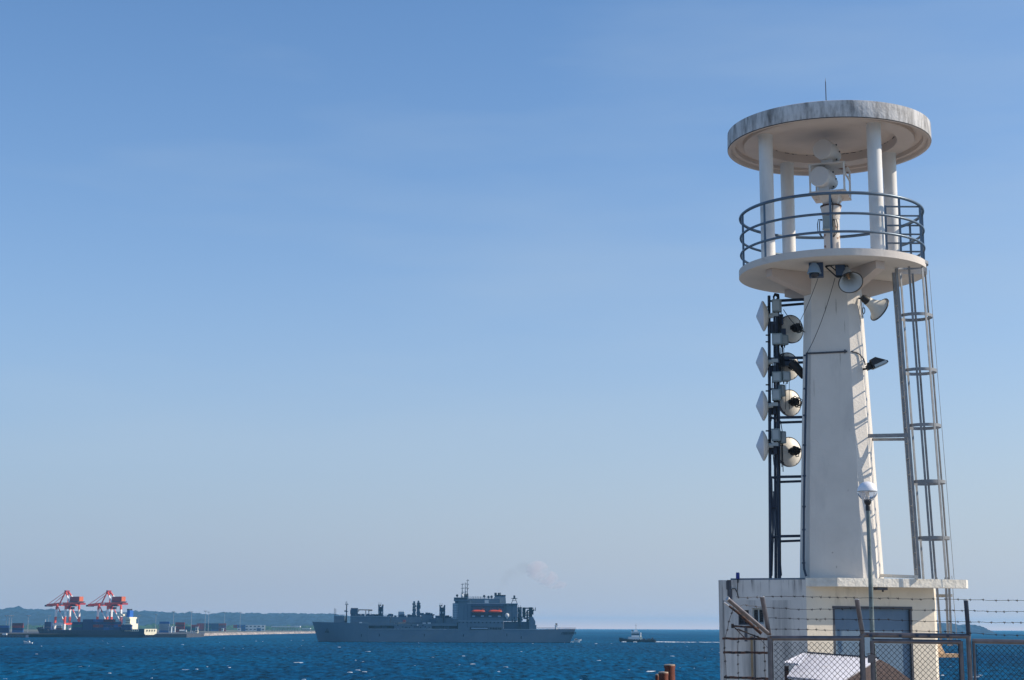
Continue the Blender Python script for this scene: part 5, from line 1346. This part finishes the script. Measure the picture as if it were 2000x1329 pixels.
# dishes seen from the back
def back_dish(px, py, r_, label, Y=YM1+.36):
    c = W(px, py, Y); d = Vector((-.46, .885, .0)).normalized()      # points away from the viewer
    t = thing('dish_antenna', tuple(c), label, 'dish antenna', 'round dish antennas seen from the back')
    q = MB(); q.lathe([(.001, -r_*.34), (r_*.3, -r_*.32), (r_*.62, -r_*.23), (r_*.88, -r_*.09), (r_*.985, 0)], 44, c, d); q.build('reflector', M['dishback'], t)
    q = MB(); q.lathe([(r_*.965, -.012), (r_*1.01, -.012), (r_*1.01, .05), (r_*.965, .05)], 44, c, d, closed=True); q.lathe([(.001, .052), (r_*.97, .052)], 44, c, d); q.build('shroud', M['frame'], t)
    q = MB()
    for i in range(5): a = 6.28*i/5+.3; s_ = Vector((d.y, -d.x, 0)); q.sphere(c - d*r_*.03 + (s_*math.cos(a)+Vector((0, 0, 1))*math.sin(a))*r_*.93, .013, 6, m=5)
    q.build('rim_bolts', M['black'], t)
    b_ = c - d*r_*.34
    q = MB(); q.lathe([(.001, -.13), (.07, -.13), (.085, -.05), (.085, 0), (.001, 0)], 20, b_, d); q.bar(b_-d*.06, b_-d*.08+Vector((-.13, 0, 0)), .07); q.build('mount', M['black'], t)
    q = MB()
    for i in range(6):
        s_ = Vector((d.y, -d.x, 0)); R0 = rnd.uniform(.05, .095); o_ = b_ - d*.10 + Vector((rnd.uniform(-.03, .03), 0, rnd.uniform(-.05, .02)))
        q.poly([o_ + (s_*math.cos(a)+Vector((0, 0, 1))*math.sin(a))*R0*rnd.uniform(.8, 1.2) - d*rnd.uniform(0, .05) for a in [j*.5236 for j in range(12)]], .009, 6, closed=True)
    q.build('cable_coil', M['black'], t)
back_dish(1546, 643, .29, 'topmost round dish seen from behind, dark cable coil at its middle')
back_dish(1539, 716, .285, 'second round dish from the top, crossed by the black pipe')
back_dish(1543, 787, .27, 'third round dish from the top, small mark above its cable coil')
back_dish(1542, 883, .30, 'lowest round dish seen from behind, below the third arm')
# radio units
def radio(px, py, w_, h_, label, dpt=.16, rz=-12, Y=YM1-.16):
    c = W(px, py, Y)
    t = thing('radio_unit', (c.x, c.y, c.z-h_/2), label, 'radio unit', 'grey radio units on the mast')
    q = MB(); q.box(c, (w_, dpt, h_), R(rz)); q.build('case', M['box'], t)
    f_ = c + Matrix.Rotation(R(rz), 3, 'Z') @ Vector((0, -dpt/2-.004, 0))
    q = MB(); q.box(f_, (w_*.72, .008, h_*.76), R(rz)); q.build('cover_plate', M['boxpanel'], t)
    q = MB()
    for i in range(6): q.box(c + Matrix.Rotation(R(rz), 3, 'Z') @ Vector((w_/2+.008, -dpt*.4+dpt*.16*i, 0)), (.016, .008, h_*.9), R(rz))
    q.build('cooling_fins', M['box'], t)
    q = MB()
    for sx in (-.25, .2): q.tube(c+Vector((w_*sx, 0, -h_/2-.05)), c+Vector((w_*sx, 0, -h_/2)), .013, 8)
    q.build('cable_glands', M['black'], t)
radio(1516.5, 598, .17, .25, 'topmost grey radio unit on the mast')
radio(1517.5, 663, .19, .22, 'second grey radio unit, beside the topmost round dish')
radio(1529, 665, .15, .20, 'grey radio unit touching the right of the second one', rz=20, Y=YM1-.05)
radio(1517, 737, .17, .20, 'left grey radio unit of the pair below the black pipe')
radio(1534, 736, .15, .19, 'right grey radio unit of the pair below the black pipe', rz=6)
radio(1516, 772, .16, .22, 'grey radio unit left of the third round dish')
radio(1524.5, 764, .10, .24, 'narrow grey radio unit behind the third round dish unit', rz=30, Y=YM1-.02)
radio(1515, 850, .16, .24, 'lowest grey radio unit, above the lowest round dish')
radio(1526, 855, .11, .24, 'narrow ribbed radio unit beside the lowest one', rz=25, Y=YM1-.04)
# fat black pipe
q = MB(); q.poly([W(1543, 708, YM1-.2), W(1552, 714, YM1-.2), W(1561, 724, YM1-.2), W(1570.5, 736, YM1-.15)], [.07, .085, .085, .07], 14)
tag(q.build('corrugated_duct', M['black']), 'fat black duct slanting from the mast to the shaft', 'duct')

# ================================================================== CAGED LADDER
LT = Vector((TX+1.17, TY-.46, zD0)); 
lz0, lz1 = 10.75, zD0-.02
topx = W(1745, 520, TY-.6).x; botx = W(1790, 1120, TY-.5)
def lad(z, u, v):      # u: 0 near stringer .. 1 far stringer ; v: outwards
    k_ = (z-lz1)/(zS1-lz1)
    x = topx + (botx.x-topx)*k_; y = TY-.82 + .10*k_
    return Vector((x + .036*u + v, y + .40*u + v*.10, z))
ladder = thing('caged_ladder', tuple(lad(lz0, .5, 0)), 'tall galvanised ladder with hooped safety cage right of the tower', 'ladder')
for u in (0, 1):
    q = MB(); q.bar(lad(zS1+.005, u, 0), lad(lz1, u, 0), .05, .055); q.build('stringer', M['ladder'], ladder)
n = int((lz1-zS1)/.30)
q = MB()
for i in range(n): z = zS1+.2+i*.30; q.tube(lad(z, 0, 0), lad(z, 1, 0), .013, 8)
q.build('rungs', M['ladder'], ladder)
def arc(z, a): 
    rr = .31; return lad(z, .5, 0) + Vector((.04 + .34 - .34*math.cos(a)*1.0, -.36*math.sin(a), 0)) if False else lad(z, .5, 0) + Vector((.33+.33*math.cos(a), .34*math.sin(a)+.02, 0))
hz = [W(1775, py, TY-.5).z for py in (519, 621, 727, 834, 943, 1052)]
angs = [R(-150+i*25) for i in range(13)]
def hoop(z, h_=.06):
    q = MB(); o_ = []
    for a in angs:
        p_ = arc(z, a); o_.append(p_)
    o_ = [lad(z, 0, 0)] + o_ + [lad(z, 1, 0)]
    c = arc(z, 0)*.5+arc(z, math.pi)*.5
    vs = []; fs = []
    for p_ in o_:
        rad = (p_-c); rad.z = 0; rad.normalize()
        for dz, k_ in ((-h_/2, 0), (h_/2, 0), (h_/2, .008), (-h_/2, .008)): vs.append(p_+rad*k_+Vector((0, 0, dz)))
    for i in range(len(o_)-1):
        for j in range(4): fs.append((i*4+j, i*4+(j+1) % 4, (i+1)*4+(j+1) % 4, (i+1)*4+j))
    q.add(vs, fs); return q
for z in hz: hoop(z).build('cage_hoop', M['ladder'], ladder)
for a in (115, -112, 72, -66, 22):
    q = MB(); q.bar(arc(zS1+.0, R(a)), arc(lz1+.02, R(a)), .042, .014, up=(math.cos(R(a)), math.sin(R(a)), 0)); q.build('cage_bar', M['ladder'], ladder)
q = MB(); q.tube(arc(zS1+.0, 0)+Vector((.035, 0, 0)), arc(lz1+.02, 0)+Vector((.02, 0, 0)), .005, 6); q.build('guy_wire', M['ladder'], ladder)
q = MB(); q.bar(W(1693, 852, TY-.5), lad(W(1760, 851, TY-.7).z, 0, 0), .055, .07); q.bar(W(1697, 859, TY+.05), lad(W(1760, 858, TY-.4).z, 1, 0), .05, .05); q.build('stay_arm', M['ladder'], ladder)
q = MB(); q.bar(W(1707, 1124, TY-.3), lad(zS1+.035, 0, 0), .06, .06); q.build('foot_beam', M['slab'], ladder)
# lower cage section behind the canopy, down to its own footing
low_ = thing('lower_ladder_cage', tuple(W(1848, 1280, 33.2)), 'lower part of the ladder cage behind the building on a pale footing', 'ladder')
YL = 33.1
for px0, px1 in ((1828.5, 1839), (1847, 1852.5), (1853, 1858.5)):
    q = MB(); q.bar(W(px0, 1128, YL-.1*(px1 > 1850)), W(px1, 1262, YL-.1*(px1 > 1850)), .045, .02, up=(0, 1, 0)); q.build('cage_bar', M['ladder'], low_)
q = MB(); q.tube(W(1859, 1125, YL), W(1870, 1262, YL), .006, 6); q.build('guy_wire', M['ladder'], low_)
q = MB(); q.bar(W(1815, 1164, YL+.3), W(1846, 1164, YL-.1), .01, .06); q.bar(W(1846, 1164, YL-.1), W(1860, 1163.5, YL+.05), .012, .06); q.build('cage_hoop', M['ladder'], low_)
foot = W(1848, 1282, YL)
q = MB(); q.prism([(foot.x-.30, YL-.3), (foot.x+.22, YL-.3), (foot.x+.22, YL+.3), (foot.x-.30, YL+.3)], foot.z-.02, foot.z+.05); q.prism([(foot.x-.9, YL+.31), (foot.x-.15, YL+.31), (foot.x-.15, YL+.7), (foot.x-.9, YL+.7)], 9.0, foot.z+.03)
q.loft([[(foot.x-.33, YL-.25, foot.z+.055), (foot.x-.08, YL-.25, foot.z+.055), (foot.x-.08, YL+.2, foot.z+.055), (foot.x-.33, YL+.2, foot.z+.055)], [(foot.x-.26, YL-.15, foot.z+.26), (foot.x-.16, YL-.15, foot.z+.26), (foot.x-.16, YL+.1, foot.z+.26), (foot.x-.26, YL+.1, foot.z+.26)]])
q.build('footing', mat('tan_footing', (.62, .44, .28), .8, var=.15, scale=4), low_)

# ================================================================== LAMP POST
YLp = 24.0
g = W(1694, 960, YLp); pb = Vector((g.x, YLp, 9.0)); rG = 19.4*YLp/3200*1.01
t = thing('lamp_post', tuple(pb), 'grey lamp post with a round globe, white on top and clear below', 'lamp post')
q = MB(); q.tube(pb, (g.x, YLp, g.z-rG-.13), .040, 16, .030); q.build('pole', M['pole'], t)
q = MB(); q.lathe([(.001, -rG-.14), (.036, -rG-.14), (.036, -rG-.08), (.03, -rG-.06), (.042, -rG-.04), (.05, -rG-.03), (.055, -rG+.005), (.05, -rG+.02), (.001, -rG+.02)], 20, (g.x, YLp, g.z)); q.build('neck', M['black'], t)
q = MB(); q.sphere((g.x, YLp, g.z), rG, 32, lo=-2, hi=90, m=14); q.build('cap', M['cap'], t)
gm = bpy.data.materials.new('clear_globe'); gm.use_nodes = True; b = gm.node_tree.nodes["Principled BSDF"]
b.inputs["Base Color"].default_value = (.95, .93, .95, 1); b.inputs["Transmission Weight"].default_value = .85; b.inputs["Roughness"].default_value = .12; b.inputs["IOR"].default_value = 1.05
q = MB(); q.sphere((g.x, YLp, g.z), rG*.99, 32, lo=-84, hi=-3, m=14); q.build('globe_glass', gm, t)
q = MB(); q.lathe([(rG*.99, -.006), (rG*1.01, -.006), (rG*1.01, .004), (rG*.99, .004)], 32, (g.x, YLp, g.z), closed=True); q.build('globe_band', M['boxpanel'], t)
q = MB(); q.lathe([(.001, -rG+.02), (.02, -rG+.02), (.022, -.09), (.03, -.06), (.03, -.01), (.001, -.005)], 14, (g.x, YLp, g.z)); q.build('bulb', M['dishback'], t)

# ================================================================== HUT WITH CORRUGATED ROOF
hut = thing('shelter_hut', (W(1640, 1300, 26).x, 25.5, 9.0), 'low hut with white corrugated roof and brown right slope behind the fence', 'hut')
a_, b_ = W(1571, 1277, 27.0), W(1716, 1288, 27.0); d_, c_ = W(1537, 1323, 25.0), W(1640, 1334, 25.0)
n = 60; q = MB(); vs = []; fs = []
for i in range(n*4+1):
    u = i/(n*4); amp = .021*math.sin(u*n*2*math.pi*.55)
    tp = a_.lerp(b_, u); bt = d_.lerp(c_, u)
    vs += [tp+Vector((0, 0, amp)), bt+Vector((0, 0, amp)), tp+Vector((0, 0, amp-.012)), bt+Vector((0, 0, amp-.012))]
for i in range(n*4): k_ = i*4; fs += [(k_, k_+1, k_+5, k_+4), (k_+2, k_+6, k_+7, k_+3), (k_+1, k_+3, k_+7, k_+5), (k_, k_+4, k_+6, k_+2)]
q.add(vs, fs); q.build('roof_sheet', M['sheet'], hut)
q = MB(); vs = []; fs = []       # short torn flap at upper left
e0, e1, e2, e3 = W(1576, 1279, 26.6), W(1560, 1301, 25.9), W(1531, 1298, 26.0), W(1566, 1282, 26.6)
m_ = 40
for i in range(m_+1):
    u = i/m_; amp = .014*math.sin(u*m_*.9); tp = e3.lerp(e0, u); bt = e2.lerp(e1, u)
    vs += [tp+Vector((0, 0, amp+.03)), bt+Vector((0, 0, amp+.03)), tp+Vector((0, 0, amp+.02)), bt+Vector((0, 0, amp+.02))]
for i in range(m_): k_ = i*4; fs += [(k_, k_+1, k_+5, k_+4), (k_+2, k_+6, k_+7, k_+3), (k_+1, k_+3, k_+7, k_+5), (k_, k_+4, k_+6, k_+2)]
q.add(vs, fs); q.build('roof_sheet', M['sheet'], hut)
q = MB(); f0 = b_+Vector((.02, 0, .0)); f1 = W(1642, 1336, 24.98); f2 = W(1792, 1338, 25.3); f3 = W(1745, 1303, 26.0)
f3b = W(1725, 1290, 27.0)
vs = [f0, f1, f2, f3, f0-Vector((0, 0, .03)), f1-Vector((0, 0, .03)), f2-Vector((0, 0, .03)), f3-Vector((0, 0, .03))]
q.add(vs, [(0, 1, 2, 3), (4, 7, 6, 5), (0, 4, 5, 1), (1, 5, 6, 2), (2, 6, 7, 3), (3, 7, 4, 0)]); q.build('brown_slope', M['thatch'], hut)
q = MB()
for i in range(14): p_ = a_.lerp(b_, (i+.5)/14); q.box((p_.x, p_.y, p_.z+.02), (.09, .05, .03), -.1)
q.build('ridge_cap', M['frame'], hut)
q = MB(); q.box(((d_.x+c_.x)/2+.35, 25.9, 9.55), (1.0, 1.3, 1.1)); q.build('hut_wall', M['thatch'], hut)
for p_ in (d_, c_, e2):
    q = MB(); q.tube((p_.x+.06, p_.y+.12, 9.0), (p_.x+.06, p_.y+.12, p_.z-.03), .035, 8); q.build('post', M['rust'], hut)

# ================================================================== FENCE
YF = 20.0
def fx(px, py=1245): return W(px, py, YF).x
def fz(py, px=1700): return W(px, py, YF).z
ztopA_, ztopB_, ztopG_ = fz(1247, 1590), fz(1240.5, 1780), fz(1252.5, 1790)
zbot = 9.05
def mesh_panel(x0, x1, z0, z1, name, par, Y=YF, pitch=.068, r_=.0028):
    """woven zigzag wires, each a bent round wire"""
    q = MB(); n = int((x1-x0)/pitch)+1; hs_ = pitch/2; rows_ = int((z1-z0)/hs_)
    for i in range(n+1):
        for ph in (0,):
            vs = []; fs = []
            xx = x0+i*pitch
            for j in range(rows_+1):
                z = z1-j*hs_; x = xx + (pitch/2 if j % 2 else 0)
                x = min(x, x1)+rnd.uniform(-.0022, .0022); yo = .004*(1 if j % 2 else -1)
                for a in range(4):
                    an = a*math.pi/2; vs.append((x+r_*math.cos(an)*1.3, Y+yo+r_*math.sin(an), z))
            for j in range(rows_):
                for a in range(4): fs.append((j*4+a, j*4+(a+1) % 4, (j+1)*4+(a+1) % 4, (j+1)*4+a))
            q.add(vs, fs)
            vs2 = [(2*xx - v[0] if False else v[0], v[1], v[2]) for v in vs]
            # mirrored partner wire closes the diamonds
            vs3 = []
            for j in range(rows_+1):
                z = z1-j*hs_; x = xx + (-pitch/2 if j % 2 else 0); x = max(x, x0)
                if xx > x1: x = min(x, x1)
                yo = .004*(-1 if j % 2 else 1)
                for a in range(4):
                    an = a*math.pi/2; vs3.append((min(x, x1)+r_*math.cos(an)*1.3, Y+yo+r_*math.sin(an), z))
            q.add(vs3, fs)
    return q.build(name, M['wire'], par, smooth=False)
def barbed(pts, par, r_=.0028, seed=0):
    rr = random.Random(seed); q = MB(); pl = [Vector(p_) for p_ in pts]
    fine = []
    for i in range(len(pl)-1):
        L_ = (pl[i+1]-pl[i]).length; n = max(2, int(L_/.05))
        for j in range(n):
            p_ = pl[i].lerp(pl[i+1], j/n); fine.append(p_+Vector((rr.uniform(-.0025, .0025), rr.uniform(-.003, .003), rr.uniform(-.004, .004))))
    fine.append(pl[-1]); q.poly(fine, r_, 5)
    acc = 0; 
    for i in range(1, len(fine)):
        acc += (fine[i]-fine[i-1]).length
        if acc > .105:
            acc = rr.uniform(-.02, .02); d = (fine[i]-fine[i-1]).normalized(); p_ = fine[i]
            q.tube(p_-d*.012, p_+d*.012, r_*2.2, 6)
            for s_ in (-1, 1):
                a = rr.uniform(0, 6.28); u = Vector((d.x*.3+math.cos(a)*(1-abs(d.x))*.9+rr.uniform(-.3, .3), math.sin(a)*.6, .9*s_)) if abs(d.z) < .7 else Vector((s_*.9, math.sin(a)*.6, rr.uniform(-.3, .3)))
                q.tube(p_-u.normalized()*.016+d*.008*s_, p_+u.normalized()*.020, .0017, 4)
    return q.build('barbed_wire', M['barb'], par)
fence = thing('chain_link_fence', (fx(1600), YF, 9.0), 'chain link fence left of the gate with barbed wire on slanted arms', 'fence')
rp = .0315
def post(px, ytop, par, name='post', r_=rp, m=None, Y=YF):
    x = W(px, 1280, Y).x; q = MB(); q.tube((x, Y, 9.0), (x, Y, W(px, ytop, Y).z), r_, 16); q.build(name, m or M['fence'], par); return x
xp1 = post(1504.5, 1243, fence); xp2 = post(1684.5, 1240, fence)
q = MB(); q.tube((xp1, YF, ztopA_), (xp2, YF, ztopA_), rp*.95, 16); q.build('top_rail', M['fence'], fence)
mesh_panel(xp1+.03, xp2-.03, zbot, ztopA_-.045, 'mesh', fence)
q = MB(); q.tube((xp1+.038, YF-.01, 9.05), (xp1+.038, YF-.01, ztopA_-.03), .006, 6); q.build('tension_bar', M['fencelit'], fence)
# arms
def arm(p0, p1, par, m=None, r_=.029, name='arm'):
    q = MB(); q.tube(p0, p1, r_, 14); o = q.build(name, m or M['fence'], par)
    d = (Vector(p1)-Vector(p0)).normalized(); q = MB(); q.tube(Vector(p1)-d*.004, Vector(p1)+d*.006, r_*1.02, 14); q.build('arm_cap', M['fencelit'], o)
arm(W(1503, 1241, YF), W(1488.5, 1166, YF-.05), fence, M['fencelit'] if False else M['fence'])
arm(W(1500, 1237, YF-.02), W(1421, 1170, YF-.35), fence, M['fence'], .027)
q = MB(); q.poly([W(1487, 1238, YF+.1), W(1460, 1214, YF+.1), W(1440, 1196, YF+.1), W(1424, 1184, YF+.1)], [.022, .02, .017, .015], 10); q.build('rusty_arm', M['rust'], fence)
q = MB(); q.tube(W(1424, 1184, YF+.1), W(1414, 1177, YF+.1), .010, 8); q.build('arm_tip', M['fencelit'], fence)
arm(W(1685, 1240, YF), W(1673.5, 1171, YF-.05), fence)
# barbed strands of the left fence (to the gate)
for k_, (y0, y1, y2) in enumerate(((1166, 1165.5, 1168.5), (1187, 1190.5, 1188), (1207.5, 1209, 1211), (1229, 1230, 1232.5))):
    f = k_/4
    barbed([W(1492+f*10, y0-.5, YF-.04), W(1560, y1, YF-.04), W(1620, (y1+y2)/2+(1.2 if k_ == 1 else 0), YF-.04), W(1676+f*8, y2-.3, YF-.04)], fence, seed=k_)
barbed([W(1438, 1166.5, YF-.25), W(1460, 1168, YF-.2), W(1491, 1165.5, YF-.05)], fence, seed=11)
barbed([W(1440, 1186, YF-.25), W(1452, 1182, YF-.2), W(1470, 1184.5, YF-.1), W(1492, 1186, YF-.05)], fence, seed=12)
# side return: rusty bars with barbed wire woven down
side = thing('rusty_side_fence', tuple(W(1458, 1400, YF+.2)[:2])+(9.0,), 'rusty bar and barbed wire screen left of the corner post', 'fence')
for k_, (py, pr_) in enumerate(((1247.5, 1248.5), (1274.5, 1275.5), (1323.5, 1326), (1362, 1364), (1400, 1404))):
    q = MB(); pts = []
    for i in range(15):
        u = i/14; pts.append(W(1411.5+k_*1.6+u*(91-k_*1.5), py+(pr_-py)*u+rnd.uniform(-.6, .6), YF+.45-.4*u))
    q.poly(pts, [.013+.004*rnd.random() for _ in pts], 8); q.build('bar', M['rust'], side)
for k_, pts in enumerate(([(1434, 1181), (1424, 1215), (1416, 1247), (1415, 1275), (1418, 1300), (1418, 1340)], [(1444.5, 1230), (1441, 1262), (1441, 1290), (1443, 1340)],
                          [(1491, 1248), (1493, 1275), (1494, 1300), (1494.5, 1340)])):
    barbed([W(a, b_, YF+.3) for a, b_ in pts], side, r_=.0042 if k_ == 2 else .0035, seed=20+k_)
barbed([W(1442, 1228, YF+.2), W(1465, 1238, YF+.2), W(1487, 1246, YF+.1), W(1500, 1250, YF+.1)], side, r_=.004, seed=31)
q = MB(); q.poly(sag(W(1478, 1243, YF+.1), W(1501, 1268, YF), -.01, 6), .003, 5); q.build('loose_wire', M['barb'], side)
# gate and portal
portal = thing('gate_portal', (fx(1790), YF, 9.0), 'pipe portal over the gate with four barbed strands', 'gate frame')
xp3 = W(1893, 1280, YF).x
q = MB(); q.tube((xp3, YF, 9.0), (xp3, YF, fz(1243, 1893)), .030, 16); q.build('post', M['fence'], portal)
q = MB(); q.tube((xp2, YF, ztopB_), (xp3, YF, fz(1243, 1888)), .030, 16); q.build('lintel', M['fence'], portal)
q = MB()
for px in (1700, 1757, 1790, 1813, 1850): q.box((fx(px), YF-.033, ztopB_-.01), (.035, .008, .03))
q.build('weld_marks', M['mast'], portal)
q = MB(); q.tube(W(1892, 1243, YF), W(1886.5, 1173, YF-.05), .027, 14); o = q.build('arm', M['mast'], portal)
q = MB(); q.tube(W(1886.5, 1173.5, YF-.05), W(1886.3, 1171.5, YF-.05), .03, 14); q.build('arm_cap', M['fencelit'], o)
for k_, (y0, y1, y2, y3) in enumerate(((1168.3, 1170.5, 1171, 1173), (1187.5, 1192, 1193, 1194.5), (1210, 1213.5, 1215, 1216), (1232, 1233, 1236, 1242.5))):
    f = k_/4
    barbed([W(1676+f*8, y0, YF-.04), W(1735, y0+.8, YF-.04), W(1790, y1, YF-.04), W(1887, y2, YF-.05), W(1945, (y2+y3)/2+1.2, YF-.05), W(2060, y3, YF-.05)], portal, seed=40+k_)
gate = thing('chain_link_gate', (fx(1790), YF+.02, 9.0), 'chain link gate leaf hanging below the pipe portal', 'gate')
xg0, xg1 = W(1704, 1280, YF).x, W(1877.5, 1280, YF).x
for x in (xg0, xg1):
    q = MB(); q.tube((x, YF, 9.08), (x, YF, ztopG_), .027, 16); q.build('stile', M['fence'], gate)
q = MB(); q.tube((xg0, YF, ztopG_), (xg1, YF, ztopG_-.012), .027, 16); q.build('top_rail', M['fencelit'] if False else M['fence'], gate)
q = MB(); q.tube((xg0, YF, 9.1), (xg1, YF, 9.1), .027, 16); q.build('bottom_rail', M['fence'], gate)
mesh_panel(xg0+.03, xg1-.03, 9.12, ztopG_-.04, 'mesh', gate)
q = MB(); c = W(1701, 1287, YF-.03); q.box((c.x, c.y, c.z), (.07, .05, .10)); q.tube((c.x+.045, c.y, c.z-.05), (c.x+.045, c.y, c.z+.03), .012, 8); q.build('latch', M['fence'], gate)
q = MB(); q.poly([W(1692, 1278, YF-.035), W(1702, 1276, YF-.04), W(1712, 1281, YF-.035), W(1708, 1290, YF-.03)], .004, 6); q.build('tie_wire', M['rust'], gate)
fence2 = thing('chain_link_fence', (fx(1960), YF, 9.0), 'chain link fence panel right of the gate at the picture edge', 'fence')
xp4 = W(2075, 1280, YF).x
q = MB(); q.tube((xp3+.05, YF, fz(1252.5, 1930)), (xp4, YF, fz(1256, 2060)), .029, 16); q.build('top_rail', M['fence'], fence2)
q = MB(); q.tube((xp3+.06, YF, 9.0), (xp3+.06, YF, fz(1253, 1900)), .018, 12); q.build('stile', M['fence'], fence2)
q = MB(); q.tube((xp4, YF, 9.0), (xp4, YF, fz(1250, 2075)), .03, 12); q.build('post', M['fence'], fence2)
mesh_panel(xp3+.09, xp4-.03, zbot, fz(1253, 1960)-.045, 'mesh', fence2)

# ================================================================== SMOKE
def smoke(name, blobs, dens, col, label, nscale):
    q = MB()
    for (c, r_, s_) in blobs: q.sphere(c, r_, 20, s_, m=12)
    m = bpy.data.materials.new(name); m.use_nodes = True; t_ = m.node_tree; N = t_.nodes; L = t_.links
    N.remove(N["Principled BSDF"]); pv = N.new("ShaderNodeVolumePrincipled"); pv.inputs["Color"].default_value = (*col, 1); pv.inputs["Anisotropy"].default_value = .1
    tc = N.new("ShaderNodeTexCoord"); nz = N.new("ShaderNodeTexNoise"); nz.inputs["Scale"].default_value = nscale; nz.inputs["Detail"].default_value = 4
    mr = N.new("ShaderNodeMapRange"); mr.inputs[1].default_value = .24; mr.inputs[2].default_value = .64; mr.inputs[3].default_value = 0; mr.inputs[4].default_value = dens
    L.new(tc.outputs["Object"], nz.inputs["Vector"]); L.new(nz.outputs[0], mr.inputs[0]); L.new(mr.outputs[0], pv.inputs["Density"])
    L.new(pv.outputs[0], N["Material Output"].inputs["Volume"])
    o = q.build(name, m); tag(o, label, 'smoke', kind='stuff'); return o
def B(px, py, Y, r_, s_=(1, 1, 1)): return (tuple(W(px, py, Y)), r_*Y/3200, s_)
smoke('smoke_cloud', [B(1050, 1115, 1400, 24, (1.0, .7, .85)), B(1068, 1130, 1402, 22, (1.1, .7, .75)), B(1085, 1142, 1404, 16, (1.4, .7, .6))], .07, (1.0, .88, .86), 'faint pinkish smoke cloud drifting above the stern of the supply ship', .09)
smoke('smoke_plume', [B(977, 1150, YS+15, 6, (1, 1, 1.6)), B(985, 1136, YS+16, 9, (1.1, 1, 1.3)), B(1000, 1122, YS+18, 12, (1.4, 1, 1)), B(1022, 1110, YS+20, 13, (1.5, 1, .9))], .014, (.36, .35, .33), 'thin dark exhaust plume rising from the funnel', .12)

# ================================================================== HAZE
hm = bpy.data.materials.new('haze_air'); hm.use_nodes = True; N = hm.node_tree.nodes; N.remove(N["Principled BSDF"])
pv = N.new("ShaderNodeVolumePrincipled"); pv.inputs["Color"].default_value = (.26, .68, 1.0, 1); pv.inputs["Density"].default_value = .00008; pv.inputs["Anisotropy"].default_value = .2
hm.node_tree.links.new(pv.outputs[0], N["Material Output"].inputs["Volume"])
q = MB(); q.box((0, 0, 42), (27000, 27000, 96)); hz_o = q.build('haze', hm, smooth=False)
tag(hz_o, 'pale blue sea haze filling the air over the bay', 'haze', kind='stuff')
